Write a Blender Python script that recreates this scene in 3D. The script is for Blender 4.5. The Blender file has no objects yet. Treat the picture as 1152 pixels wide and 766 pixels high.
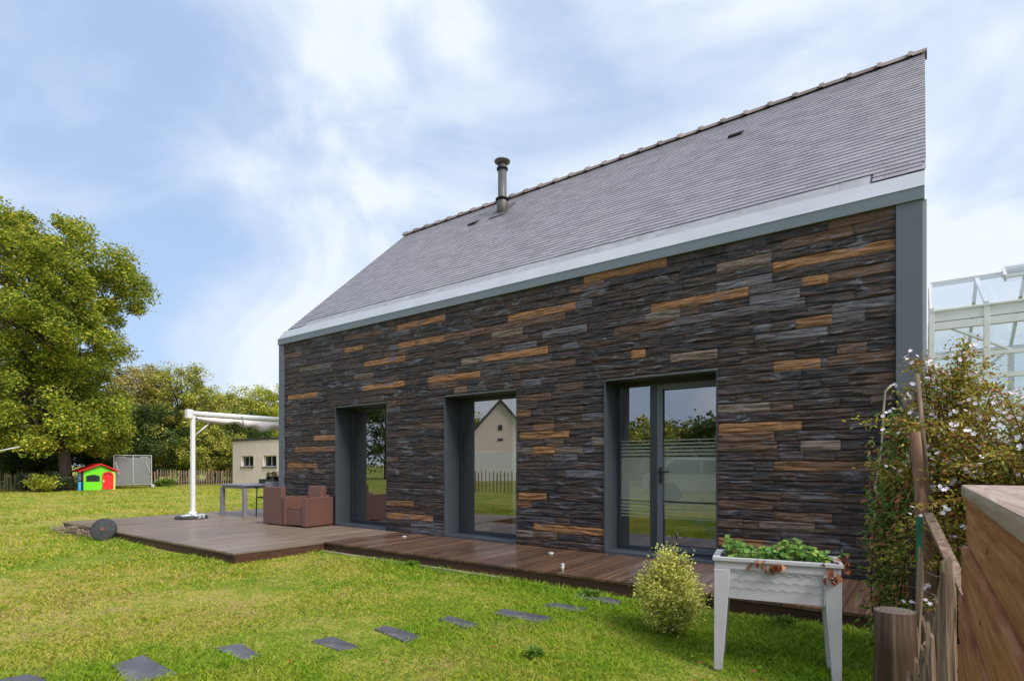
import bpy, bmesh, math, random
import numpy as np
from mathutils import Vector, Matrix, noise
random.seed(7); rng = np.random.default_rng(11)
R = math.radians
scn = bpy.context.scene
COL = scn.collection
CZ, CY, FPX = 1.22, -6.35, 628.0
YAW = math.atan2(462, 628); CC, SS = math.cos(YAW), math.sin(YAW)

# ------------------------------------------------------------------ camera
cam = bpy.data.objects.new('camera', bpy.data.cameras.new('camera')); COL.objects.link(cam)
cam.location = (0, CY, CZ); cam.rotation_euler = (R(90), 0, YAW)
cam.data.lens = 36 * FPX / 1152; cam.data.shift_y = 140 / 1152; cam.data.clip_end = 3000; cam.data.clip_start = .05
scn.camera = cam

def W(px, py, **k):
    """where a sight line meets a plane (y, z or x constant) or a depth d"""
    xc = (px - 576) / FPX; yc = (523 - py) / FPX
    n = SS * xc + CC; u = CC * xc - SS
    if 'y' in k: t = (k['y'] - CY) / n
    elif 'z' in k: t = (k['z'] - CZ) / yc
    else: t = k['d']
    return Vector((u * t, n * t + CY, CZ + yc * t))

# ------------------------------------------------------------------ materials
def newmat(name):
    m = bpy.data.materials.new(name); m.use_nodes = True
    nt = m.node_tree; nt.nodes.clear()
    out = nt.nodes.new('ShaderNodeOutputMaterial')
    return m, nt, out
def N(nt, t, **kw):
    n = nt.nodes.new(t)
    for k, v in kw.items():
        if k in n.inputs: n.inputs[k].default_value = v
        else: setattr(n, k, v)
    return n
def ramp(nt, fac, stops, interp='LINEAR'):
    r = nt.nodes.new('ShaderNodeValToRGB'); cr = r.color_ramp; cr.interpolation = interp
    while len(cr.elements) < len(stops): cr.elements.new(.5)
    for e, (p, c) in zip(cr.elements, stops):
        e.position = p; e.color = (*c, 1) if len(c) == 3 else c
    nt.links.new(fac, r.inputs['Fac']); return r.outputs['Color']
def coords(nt, scale=(1, 1, 1), kind='Object', world=False):
    mp = nt.nodes.new('ShaderNodeMapping'); mp.inputs['Scale'].default_value = scale
    if world:
        g = nt.nodes.new('ShaderNodeNewGeometry'); nt.links.new(g.outputs['Position'], mp.inputs['Vector'])
    else:
        tc = nt.nodes.new('ShaderNodeTexCoord'); nt.links.new(tc.outputs[kind], mp.inputs['Vector'])
    return mp.outputs['Vector']
def noise_t(nt, vec, scale, detail=5, rough=.55, dist=0):
    n = N(nt, 'ShaderNodeTexNoise', Scale=scale, Detail=detail, Roughness=rough, Distortion=dist)
    nt.links.new(vec, n.inputs['Vector']); return n.outputs['Fac']
def mix(nt, fac, a, b, mode='MIX'):
    m = nt.nodes.new('ShaderNodeMix'); m.data_type = 'RGBA'; m.blend_type = mode
    for s, i in ((fac, 0), (a, 6), (b, 7)):
        if isinstance(s, (int, float)): m.inputs[i].default_value = s
        elif isinstance(s, tuple): m.inputs[i].default_value = (*s, 1)
        else: nt.links.new(s, m.inputs[i])
    return m.outputs[2]
def mathn(nt, op, a, b=0.):
    m = nt.nodes.new('ShaderNodeMath'); m.operation = op
    for s, i in ((a, 0), (b, 1)):
        if isinstance(s, (int, float)): m.inputs[i].default_value = s
        else: nt.links.new(s, m.inputs[i])
    return m.outputs[0]
def pbsdf(nt, out, color, rough=.6, metal=0, bump=None, bstr=.3, bdist=.01, spec=.5, coat=0):
    p = nt.nodes.new('ShaderNodeBsdfPrincipled')
    for s, k in ((color, 'Base Color'), (rough, 'Roughness')):
        if isinstance(s, tuple): p.inputs[k].default_value = (*s, 1)
        elif isinstance(s, (int, float)): p.inputs[k].default_value = s
        else: nt.links.new(s, p.inputs[k])
    p.inputs['Metallic'].default_value = metal; p.inputs['Specular IOR Level'].default_value = spec
    p.inputs['Coat Weight'].default_value = coat
    if bump is not None:
        b = N(nt, 'ShaderNodeBump', Strength=bstr, Distance=bdist)
        nt.links.new(bump, b.inputs['Height']); nt.links.new(b.outputs[0], p.inputs['Normal'])
    nt.links.new(p.outputs[0], out.inputs['Surface']); return p
def sc3(c, f): return tuple(min(1, x * f) for x in c)

def m_plain(name, c, rough=.5, metal=0, var=.12, scale=3, bump=.1, bscale=60, spec=.5, island=0):
    m, nt, out = newmat(name); v = coords(nt)
    f = noise_t(nt, v, scale, 6)
    col = ramp(nt, f, [(.3, sc3(c, 1 - var)), (.7, sc3(c, 1 + var))])
    if island:
        g = nt.nodes.new('ShaderNodeNewGeometry')
        k = ramp(nt, g.outputs['Random Per Island'], [(0, (1 - island,) * 3), (1, (1 + island,) * 3)])
        col = mix(nt, 1., col, k, 'MULTIPLY')
    rf = mathn(nt, 'MULTIPLY_ADD', noise_t(nt, v, scale * 3, 4), .25)
    nt.nodes[-1].inputs[2].default_value = max(0, rough - .12)
    pbsdf(nt, out, col, rf, metal, noise_t(nt, v, bscale, 3), bump, .004, spec)
    return m

def m_leaf(name, stops, transl=.3, nscale=.6, dark=.45, rough=.5, world=True):
    """leaves: a colour per leaf, lighter and darker sprays of foliage"""
    m, nt, out = newmat(name)
    g = nt.nodes.new('ShaderNodeNewGeometry')
    f = noise_t(nt, coords(nt, world=world), nscale, 3)
    s = mathn(nt, 'ADD', mathn(nt, 'MULTIPLY', g.outputs['Random Per Island'], .62), mathn(nt, 'MULTIPLY', f, .38))
    col = ramp(nt, s, stops)
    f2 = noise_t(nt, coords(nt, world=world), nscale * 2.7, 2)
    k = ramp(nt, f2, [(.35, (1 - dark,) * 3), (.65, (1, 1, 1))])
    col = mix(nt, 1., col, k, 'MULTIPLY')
    p = nt.nodes.new('ShaderNodeBsdfPrincipled'); nt.links.new(col, p.inputs['Base Color'])
    p.inputs['Roughness'].default_value = rough; p.inputs['Specular IOR Level'].default_value = .35
    t = nt.nodes.new('ShaderNodeBsdfTranslucent'); nt.links.new(col, t.inputs['Color'])
    mx = nt.nodes.new('ShaderNodeMixShader'); mx.inputs[0].default_value = transl
    nt.links.new(p.outputs[0], mx.inputs[1]); nt.links.new(t.outputs[0], mx.inputs[2])
    nt.links.new(mx.outputs[0], out.inputs['Surface']); return m

def m_wood(name, c1, c2, c3, axis='x', rough=.6, island=.25, gs=1., bump=.5, wet=0, along=1.):
    """grained wood; axis = grain direction"""
    m, nt, out = newmat(name)
    s = {'x': (.7, 14, 14), 'y': (14, .7, 14), 'z': (14, 14, .7)}[axis]
    g = nt.nodes.new('ShaderNodeNewGeometry')
    v = coords(nt, tuple(k * gs for k in s))
    ofs = nt.nodes.new('ShaderNodeVectorMath'); ofs.operation = 'ADD'
    cmb = nt.nodes.new('ShaderNodeCombineXYZ')
    mm = mathn(nt, 'MULTIPLY', g.outputs['Random Per Island'], 37.)
    for i in range(3): nt.links.new(mm, cmb.inputs[i])
    nt.links.new(v, ofs.inputs[0]); nt.links.new(cmb.outputs[0], ofs.inputs[1])
    grain = noise_t(nt, ofs.outputs[0], 1.6, 8, .65, .6)
    big = noise_t(nt, coords(nt, (1, 1, 1)), 1.3, 4)
    col = ramp(nt, grain, [(.28, c1), (.5, c2), (.74, c3)])
    col = mix(nt, mathn(nt, 'MULTIPLY', big, .45), col, c1)
    k = ramp(nt, g.outputs['Random Per Island'], [(0, (1 - island,) * 3), (1, (1 + island,) * 3)])
    col = mix(nt, 1., col, k, 'MULTIPLY')
    if wet:
        w = ramp(nt, noise_t(nt, coords(nt, (1.3, .5, 1)), 2.2, 5), [(.42, (rough,) * 3), (.62, (wet,) * 3)])
        pbsdf(nt, out, col, w, 0, grain, bump, .003)
    else: pbsdf(nt, out, col, rough, 0, grain, bump, .004, .35)
    return m

M = {}
M['fascia_metal'] = m_plain('blue_grey_fascia_metal', (.17, .2, .23), .45, 0, .05, 1.5, .03)
M['grey_metal'] = m_plain('anthracite_coated_metal', (.115, .128, .158), .5, 0, .06, 1.5, .03)
M['light_metal'] = m_plain('pale_grey_metal', (.4, .42, .455), .45, 0, .08, 2.0, .05)
M['zinc'] = m_plain('zinc_strip', (.32, .32, .34), .5, .2, .2, 6, .1)
M['lining_metal'] = m_plain('window_lining_metal', (.06, .07, .086), .5, 0, .06, 1.5, .03)
M['dark_frame'] = m_plain('window_frame_paint', (.03, .04, .05), .4, 0, .05, 3, .02)
M['flue'] = m_plain('flue_grey_brown', (.105, .095, .095), .5, .1, .08, 6, .05)
M['black_plastic'] = m_plain('black_plastic', (.014, .015, .017), .4, 0, .1, 8, .05)
M['white_paint'] = m_plain('white_painted_metal', (.78, .78, .8), .4, 0, .05, 3, .03)
M['white_canvas'] = m_plain('off_white_canvas', (.7, .64, .62), .85, 0, .08, 5, .3, 40)
M['planter_plastic'] = m_plain('grey_white_moulded_plastic', (.49, .47, .505), .5, 0, .07, 5, .08, 40)
M['render_white'] = m_plain('cream_render', (.83, .71, .67), .9, 0, .06, 2, .3, 60)
M['render_house'] = m_plain('grey_render', (.5, .49, .47), .9, 0, .06, 2, .3, 60)
M['interior'] = m_plain('interior_paint', (.3, .29, .27), .8, 0, .05, 2, .05)
M['floor_tile'] = m_plain('interior_floor', (.2, .18, .16), .5, 0, .1, 2, .05)
M['curtain'] = m_plain('curtain_cloth', (.62, .64, .56), .9, 0, .05, 6, .2)
M['table_grey'] = m_plain('grey_garden_table', (.22, .2, .23), .45, 0, .08, 5, .05)
M['black_metal'] = m_plain('black_metal', (.02, .02, .022), .4, 0, .1, 5, .05)
M['rubber'] = m_plain('dark_rubber', (.035, .035, .038), .7, 0, .2, 8, .2)
M['terracotta'] = m_plain('brown_pot', (.12, .05, .035), .7, 0, .2, 8, .2)
M['cream_pot'] = m_plain('cream_pot', (.6, .55, .42), .6, 0, .1, 8, .1)
M['millstone'] = m_plain('dark_grindstone', (.045, .045, .048), .85, 0, .35, 14, .6, 70)
M['rust'] = m_plain('rusty_iron', (.16, .07, .04), .8, 0, .3, 20, .4)
M['red_plastic'] = m_plain('red_plastic', (.75, .02, .025), .4, 0, .05, 3, .03)
M['green_plastic'] = m_plain('lime_green_plastic', (.16, .68, .02), .4, 0, .05, 3, .03)
M['yellow_plastic'] = m_plain('yellow_green_plastic', (.6, .68, .12), .4, 0, .05, 3, .03)
M['blue_plastic'] = m_plain('blue_plastic', (.06, .38, .72), .4, 0, .05, 3, .03)
M['table_top'] = m_plain('ping_pong_grey', (.2, .2, .215), .5, 0, .05, 3, .03)
M['steel'] = m_plain('pale_steel', (.5, .52, .54), .35, .3, .1, 5, .03)
M['alu'] = m_plain('white_aluminium', (.66, .69, .72), .4, .1, .08, 5, .04)
M['green_metal'] = m_plain('green_coated_metal', (.012, .12, .075), .4, 0, .1, 6, .05)
M['cable'] = m_plain('beige_cable', (.4, .34, .26), .6, 0, .1, 5, .05)
M['wire'] = m_plain('galvanised_wire', (.35, .34, .33), .5, .4, .1, 5, .05)
M['soil'] = m_plain('dark_soil', (.03, .02, .014), .95, 0, .4, 20, .8, 40)
M['ridge'] = m_plain('ridge_tile_clay', (.17, .14, .135), .8, 0, .3, 4, .4, 40, island=.3)
M['slab_gravel'] = m_plain('pale_gravel', (.24, .2, .17), .9, 0, .3, 25, .8, 60)
M['petal'] = m_plain('pale_pink_petal', (.86, .78, .85), .6, 0, .05, 5, .0)
M['yellow_petal'] = m_plain('yellow_leaf', (.75, .5, .04), .6, 0, .1, 5, .0)
M['car_paint'] = m_plain('white_car_paint', (.75, .76, .78), .25, 0, .02, 1, .0)
M['car_glass'] = m_plain('dark_car_glass', (.02, .025, .03), .1, 0, .02, 1, .0)
M['roof_dark'] = m_plain('far_slate_roof', (.06, .06, .07), .6, 0, .15, 4, .2)
M['orange_leaf'] = m_plain('orange_fallen_leaf', (.6, .2, .03), .6, 0, .2, 9, .1)
M['deck'] = m_wood('wet_brown_decking', (.055, .028, .018), (.135, .075, .05), (.25, .155, .105), 'y', .42, .4, wet=.16)
M['deck_grey'] = m_wood('weathered_decking', (.145, .1, .075), (.23, .17, .13), (.33, .255, .2), 'y', .5, .18, wet=.3)
M['deck_edge'] = m_wood('deck_edge_board', (.03, .015, .01), (.07, .032, .02), (.13, .06, .036), 'x', .6, .3)
M['bark'] = m_wood('tree_bark', (.06, .042, .035), (.14, .1, .088), (.23, .175, .16), 'z', .9, .1, .3, 1.)
M['twig'] = m_wood('brown_twigs', (.05, .028, .02), (.11, .06, .045), (.2, .13, .1), 'z', .8, .3, 1, .5)
M['grey_post'] = m_wood('weathered_chestnut', (.06, .036, .024), (.24, .165, .115), (.46, .36, .27), 'z', .8, .3, 2., 1.)
M['brown_post'] = m_wood('brown_stake', (.07, .036, .02), (.2, .112, .066), (.36, .23, .15), 'z', .75, .2, 1.4, 1.)
M['far_picket'] = m_wood('far_chestnut_picket', (.16, .11, .075), (.32, .235, .17), (.48, .38, .29), 'z', .85, .3, 1, .3)
M['log'] = m_wood('log_bark', (.03, .016, .01), (.08, .046, .028), (.22, .15, .1), 'z', .85, .2, 1.3, 1.)
M['sleeper'] = m_wood('stained_timber', (.13, .043, .015), (.38, .145, .05), (.57, .3, .16), 'y', .6, .22, 2.4, 1.)
M['sleeper_cap'] = m_wood('weathered_cap_board', (.24, .15, .11), (.4, .3, .25), (.55, .47, .42), 'y', .65, .15, 2.4, .9)

# cut ends of logs
m, nt, out = newmat('log_end'); v = coords(nt)
w = N(nt, 'ShaderNodeTexWave', wave_type='RINGS', rings_direction='Z', Scale=16., Distortion=3., Detail=3.)
nt.links.new(v, w.inputs['Vector'])
pbsdf(nt, out, mix(nt, noise_t(nt, v, 9), ramp(nt, w.outputs['Fac'], [(0, (.13, .095, .07)), (1, (.32, .26, .2))]), (.12, .1, .08)), .85, 0, w.outputs['Fac'], .4)
M['log_end'] = m

# wicker
m, nt, out = newmat('brown_wicker'); v = coords(nt)
w1 = N(nt, 'ShaderNodeTexWave', bands_direction='Z', Scale=22.); nt.links.new(v, w1.inputs['Vector'])
w2 = N(nt, 'ShaderNodeTexWave', bands_direction='DIAGONAL', Scale=14.); nt.links.new(v, w2.inputs['Vector'])
h = mathn(nt, 'MULTIPLY', w1.outputs['Fac'], w2.outputs['Fac'])
pbsdf(nt, out, ramp(nt, h, [(0, (.1, .045, .035)), (.7, (.27, .125, .095))]), .5, 0, h, .7, .006)
M['wicker'] = m

# slate stone cladding: per-stone colour comes from the mesh
m, nt, out = newmat('split_slate_cladding'); v = coords(nt)
at = N(nt, 'ShaderNodeAttribute', attribute_name='stone')
s1 = noise_t(nt, coords(nt, (5.5, 5.5, 26)), 1.0, 10, .75, 1.6)
s2 = noise_t(nt, coords(nt, (5, 5, 60)), 1.0, 6, .65, 1.2)
s3 = noise_t(nt, coords(nt, (1.5, 1.5, 8)), 1.0, 7, .68, 1.8)
s4 = noise_t(nt, coords(nt, (2.6, 2.6, 10)), 1.0, 4, .5, 1.4)
s5 = noise_t(nt, coords(nt, (40, 40, 60)), 1.0, 5, .7)
pal = ramp(nt, s3, [(.34, (.018, .02, .026)), (.43, (.034, .034, .04)), (.48, (.062, .043, .033)), (.53, (.14, .072, .036)), (.57, (.06, .042, .033)), (.62, (.024, .025, .031)), (.72, (.1, .092, .088))])
sat = N(nt, 'ShaderNodeSeparateColor'); nt.links.new(at.outputs['Color'], sat.inputs[0])
bright = ramp(nt, sat.outputs[0], [(.1, (.6,) * 3), (.2, (.25,) * 3)])
col = mix(nt, bright, at.outputs['Color'], pal)
col = mix(nt, 1., col, ramp(nt, s1, [(.32, (.28, .28, .31)), (.45, (.75, .75, .77)), (.56, (1.08, 1.06, 1.04)), (.68, (1.2, 1.05, .9))]), 'MULTIPLY')
col = mix(nt, ramp(nt, s4, [(.615, (0, 0, 0)), (.635, (.9, .9, .9))]), col, mix(nt, s5, (.09, .094, .108), (.2, .2, .215)))
col = mix(nt, ramp(nt, s2, [(.63, (0, 0, 0)), (.7, (.65, .65, .65))]), col, mix(nt, .6, col, (.32, .29, .27)))
col = mix(nt, ramp(nt, s2, [(.28, (.7, .7, .7)), (.35, (0, 0, 0))]), col, (.012, .012, .013))
col = mix(nt, 1., col, (.84, .84, .92), 'MULTIPLY')
hh = mathn(nt, 'ADD', s1, mathn(nt, 'ADD', mathn(nt, 'MULTIPLY', s2, .4), mathn(nt, 'MULTIPLY', s5, .25)))
rr = ramp(nt, s5, [(.35, (.4,) * 3), (.65, (.7,) * 3)])
pbsdf(nt, out, col, rr, 0, hh, .8, .022, .45)
M['stone'] = m

# roof slates
m, nt, out = newmat('roof_slate'); g = nt.nodes.new('ShaderNodeNewGeometry')
cc = ramp(nt, g.outputs['Random Per Island'], [(0, (.19, .175, .205)), (.45, (.235, .22, .255)), (1, (.285, .265, .3))])
big = noise_t(nt, coords(nt), .5, 5)
cc = mix(nt, mathn(nt, 'MULTIPLY', big, .35), cc, (.24, .2, .21))
nn = noise_t(nt, coords(nt), 30, 5)
pbsdf(nt, out, cc, ramp(nt, nn, [(.3, (.34,) * 3), (.7, (.48,) * 3)]), 0, nn, .06, .003, .8)
M['slate'] = m

# stepping slabs
m, nt, out = newmat('slate_slab'); v = coords(nt)
f = noise_t(nt, v, 3, 8, .6); f2 = noise_t(nt, v, 14, 6)
cc = ramp(nt, f, [(.3, (.055, .055, .066)), (.55, (.105, .103, .12)), (.7, (.2, .19, .2))])
pbsdf(nt, out, cc, ramp(nt, f2, [(.35, (.3,) * 3), (.7, (.65,) * 3)]), 0, f2, .4, .01)
M['slab'] = m

# glass
def m_glass(name, tint=(.75, .8, .8), ior=1.75, base=.05, rough=0.):
    m, nt, out = newmat(name)
    fr = N(nt, 'ShaderNodeFresnel', IOR=ior)
    gg = nt.nodes.new('ShaderNodeNewGeometry')      # only the outer face of the thin pane mirrors
    f = mathn(nt, 'MULTIPLY', mathn(nt, 'ADD', fr.outputs[0], base), mathn(nt, 'SUBTRACT', 1., gg.outputs['Backfacing']))
    tr = nt.nodes.new('ShaderNodeBsdfTransparent'); tr.inputs[0].default_value = (*tint, 1)
    gl = nt.nodes.new('ShaderNodeBsdfGlossy'); gl.inputs['Roughness'].default_value = rough; gl.inputs['Color'].default_value = (.95, .95, .97, 1)
    mx = nt.nodes.new('ShaderNodeMixShader')
    nt.links.new(f, mx.inputs[0]); nt.links.new(tr.outputs[0], mx.inputs[1]); nt.links.new(gl.outputs[0], mx.inputs[2])
    nt.links.new(mx.outputs[0], out.inputs['Surface']); return m
M['glass'] = m_glass('window_glass', (.86, .9, .89), 1.6, .26)
M['glass_roof'] = m_glass('roof_glazing', (.95, .965, .98), 1.3, .06, .02)
m, nt, out = newmat('side_glazing')
tr = nt.nodes.new('ShaderNodeBsdfTransparent'); tr.inputs[0].default_value = (.94, .96, .95, 1)
gl = nt.nodes.new('ShaderNodeBsdfGlossy'); gl.inputs['Roughness'].default_value = .05
dz = nt.nodes.new('ShaderNodeBsdfTranslucent'); dz.inputs[0].default_value = (.9, .9, .88, 1)
ma = nt.nodes.new('ShaderNodeMixShader'); ma.inputs[0].default_value = .08; mb_ = nt.nodes.new('ShaderNodeMixShader'); mb_.inputs[0].default_value = .06
nt.links.new(tr.outputs[0], ma.inputs[1]); nt.links.new(dz.outputs[0], ma.inputs[2]); nt.links.new(ma.outputs[0], mb_.inputs[1]); nt.links.new(gl.outputs[0], mb_.inputs[2]); nt.links.new(mb_.outputs[0], out.inputs['Surface'])
M['glass_side'] = m
m, nt, out = newmat('frosted_film')
d = nt.nodes.new('ShaderNodeBsdfPrincipled'); d.inputs['Base Color'].default_value = (.62, .68, .58, 1); d.inputs['Roughness'].default_value = .3
t = nt.nodes.new('ShaderNodeBsdfTransparent'); mx = nt.nodes.new('ShaderNodeMixShader'); mx.inputs[0].default_value = .26
nt.links.new(t.outputs[0], mx.inputs[1]); nt.links.new(d.outputs[0], mx.inputs[2]); nt.links.new(mx.outputs[0], out.inputs['Surface'])
M['frost'] = m

# foliage
M['oak'] = m_leaf('oak_leaves', [(.15, (0.112, 0.185, 0.026)), (.42, (0.281, 0.372, 0.047)), (.62, (0.505, 0.547, 0.063)), (.82, (0.880, 0.745, 0.085)), (.95, (0.880, 0.645, 0.085))], .35, .35, .35)
M['hedge_olive'] = m_leaf('olive_foliage', [(.2, (0.189, 0.265, 0.044)), (.5, (0.490, 0.529, 0.090)), (.75, (0.880, 0.757, 0.150)), (.95, (0.880, 0.682, 0.179))], .3, .4, .45)
M['hedge_brown'] = m_leaf('brownish_foliage', [(.2, (0.295, 0.245, 0.089)), (.5, (0.671, 0.570, 0.176)), (.75, (0.880, 0.774, 0.318)), (.95, (0.880, 0.814, 0.353))], .3, .4, .4)
M['hedge_yellow'] = m_leaf('yellow_green_foliage', [(.2, (0.209, 0.276, 0.036)), (.5, (0.538, 0.552, 0.072)), (.8, (0.880, 0.880, 0.120)), (.95, (0.880, 0.718, 0.120))], .35, .4, .35)
M['hedge_dark'] = m_leaf('dark_green_foliage', [(.2, (0.042, 0.077, 0.024)), (.55, (0.119, 0.192, 0.043)), (.8, (0.238, 0.326, 0.068)), (.95, (0.385, 0.355, 0.081))], .25, .5, .5)
M['variegated'] = m_leaf('variegated_leaves', [(.2, (0.277, 0.336, 0.045)), (.4, (0.582, 0.588, 0.107)), (.6, (0.880, 0.840, 0.214)), (.9, (0.880, 0.880, 0.357))], .3, 6, .25)
M['strawberry'] = m_leaf('strawberry_leaves', [(.2, (0.068, 0.172, 0.031)), (.5, (0.169, 0.345, 0.062)), (.75, (0.338, 0.517, 0.100)), (.95, (0.709, 0.489, 0.100))], .3, 8, .3)
M['dead_leaf'] = m_leaf('dead_leaves', [(.2, (.2, .06, .03)), (.5, (.42, .15, .07)), (.9, (.62, .32, .17))], .25, 12, .2)
M['vine'] = m_leaf('creeper_leaves', [(.18, (0.085, 0.209, 0.038)), (.45, (0.241, 0.393, 0.074)), (.6, (0.483, 0.462, 0.126)), (.74, (0.773, 0.370, 0.168)), (.9, (0.869, 0.231, 0.168)), (1, (0.880, 0.832, 0.126))], .3, 5, .3)
M['abelia'] = m_leaf('abelia_leaves', [(.18, (0.160, 0.194, 0.028)), (.42, (0.399, 0.408, 0.053)), (.6, (0.664, 0.559, 0.075)), (.72, (0.531, 0.216, 0.094)), (.85, (0.451, 0.129, 0.094)), (.97, (0.796, 0.430, 0.112))], .3, 4.5, .35)
M['bluegreen'] = m_leaf('blue_green_leaves', [(.2, (.05, .09, .05)), (.6, (.13, .19, .1)), (.95, (.24, .27, .12))], .3, 2, .3)
M['weed'] = m_leaf('weed_leaves', [(.2, (0.084, 0.175, 0.022)), (.6, (0.210, 0.350, 0.044)), (.95, (0.364, 0.450, 0.077))], .3, 5, .2)

# ground + grass
def lawn_colour(nt):
    big = noise_t(nt, coords(nt, (1, 1, 0), world=True), .55, 5, .6, .4)
    med = noise_t(nt, coords(nt, (1, 1, 0), world=True), 4.2, 6, .7, .5)
    return mathn(nt, 'ADD', mathn(nt, 'MULTIPLY', big, .45), mathn(nt, 'MULTIPLY', med, .55))
m, nt, out = newmat('lawn_ground')
f = lawn_colour(nt)
cc = ramp(nt, f, [(.36, (.15, .27, .02)), (.47, (.27, .32, .035)), (.56, (.46, .42, .09)), (.66, (.46, .34, .15))])
fine = noise_t(nt, coords(nt, (1, 1, 1), world=True), 38, 5, .7)
cc = mix(nt, 1., cc, ramp(nt, fine, [(.3, (.42,) * 3), (.65, (1.05,) * 3)]), 'MULTIPLY')
pbsdf(nt, out, cc, .95, 0, fine, .8, .03, .2)
M['ground'] = m
m, nt, out = newmat('grass_blades'); g = nt.nodes.new('ShaderNodeNewGeometry')
f = mathn(nt, 'ADD', mathn(nt, 'MULTIPLY', lawn_colour(nt), .8), mathn(nt, 'MULTIPLY', g.outputs['Random Per Island'], .2))
cc = ramp(nt, f, [(.38, (.16, .34, .015)), (.46, (.31, .41, .02)), (.51, (.45, .45, .03)), (.57, (.56, .47, .08)), (.64, (.56, .38, .18))])
k = ramp(nt, g.outputs['Random Per Island'], [(0, (.62,) * 3), (1, (1.15,) * 3)])
la = N(nt, 'ShaderNodeAttribute', attribute_name='lush')
cc = mix(nt, la.outputs['Fac'], cc, (.21, .37, .02))
cc = mix(nt, 1., cc, k, 'MULTIPLY')
p = N(nt, 'ShaderNodeBsdfPrincipled', Roughness=.45); nt.links.new(cc, p.inputs['Base Color']); p.inputs['Specular IOR Level'].default_value = .15
t = nt.nodes.new('ShaderNodeBsdfTranslucent'); nt.links.new(cc, t.inputs[0]); mx = nt.nodes.new('ShaderNodeMixShader'); mx.inputs[0].default_value = .3
nt.links.new(p.outputs[0], mx.inputs[1]); nt.links.new(t.outputs[0], mx.inputs[2]); nt.links.new(mx.outputs[0], out.inputs['Surface'])
M['grass'] = m

# ------------------------------------------------------------------ object helpers
def tag(o, label=None, cat=None, group=None, kind=None):
    if label: o['label'] = label
    if cat: o['category'] = cat
    if group: o['group'] = group
    if kind: o['kind'] = kind
    return o
def empty(name, loc=(0, 0, 0), rz=0, label=None, cat=None, group=None):
    o = bpy.data.objects.new(name, None); COL.objects.link(o); o.location = loc; o.rotation_euler = (0, 0, rz)
    o.empty_display_size = .2
    return tag(o, label, cat, group)
def link(name, me, parent=None):
    o = bpy.data.objects.new(name, me); COL.objects.link(o)
    if parent is not None: o.parent = parent
    return o
def np_mesh(name, V, F, mat, parent=None, smooth=False, loc=None):
    """V (n,3), F (m,k) with one k"""
    V = np.asarray(V, dtype=np.float32); F = np.asarray(F, dtype=np.int32)
    me = bpy.data.meshes.new(name); k = F.shape[1]
    me.vertices.add(len(V)); me.vertices.foreach_set('co', V.ravel())
    me.loops.add(F.size); me.loops.foreach_set('vertex_index', F.ravel())
    me.polygons.add(len(F)); me.polygons.foreach_set('loop_start', np.arange(0, F.size, k, dtype=np.int32))
    me.polygons.foreach_set('loop_total', np.full(len(F), k, dtype=np.int32))
    me.materials.append(mat); me.update(calc_edges=True); me.validate()
    me.polygons.foreach_set('use_smooth', np.full(len(me.polygons), bool(smooth)))
    o = link(name, me, parent)
    if loc is not None: o.location = loc
    return o

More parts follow.
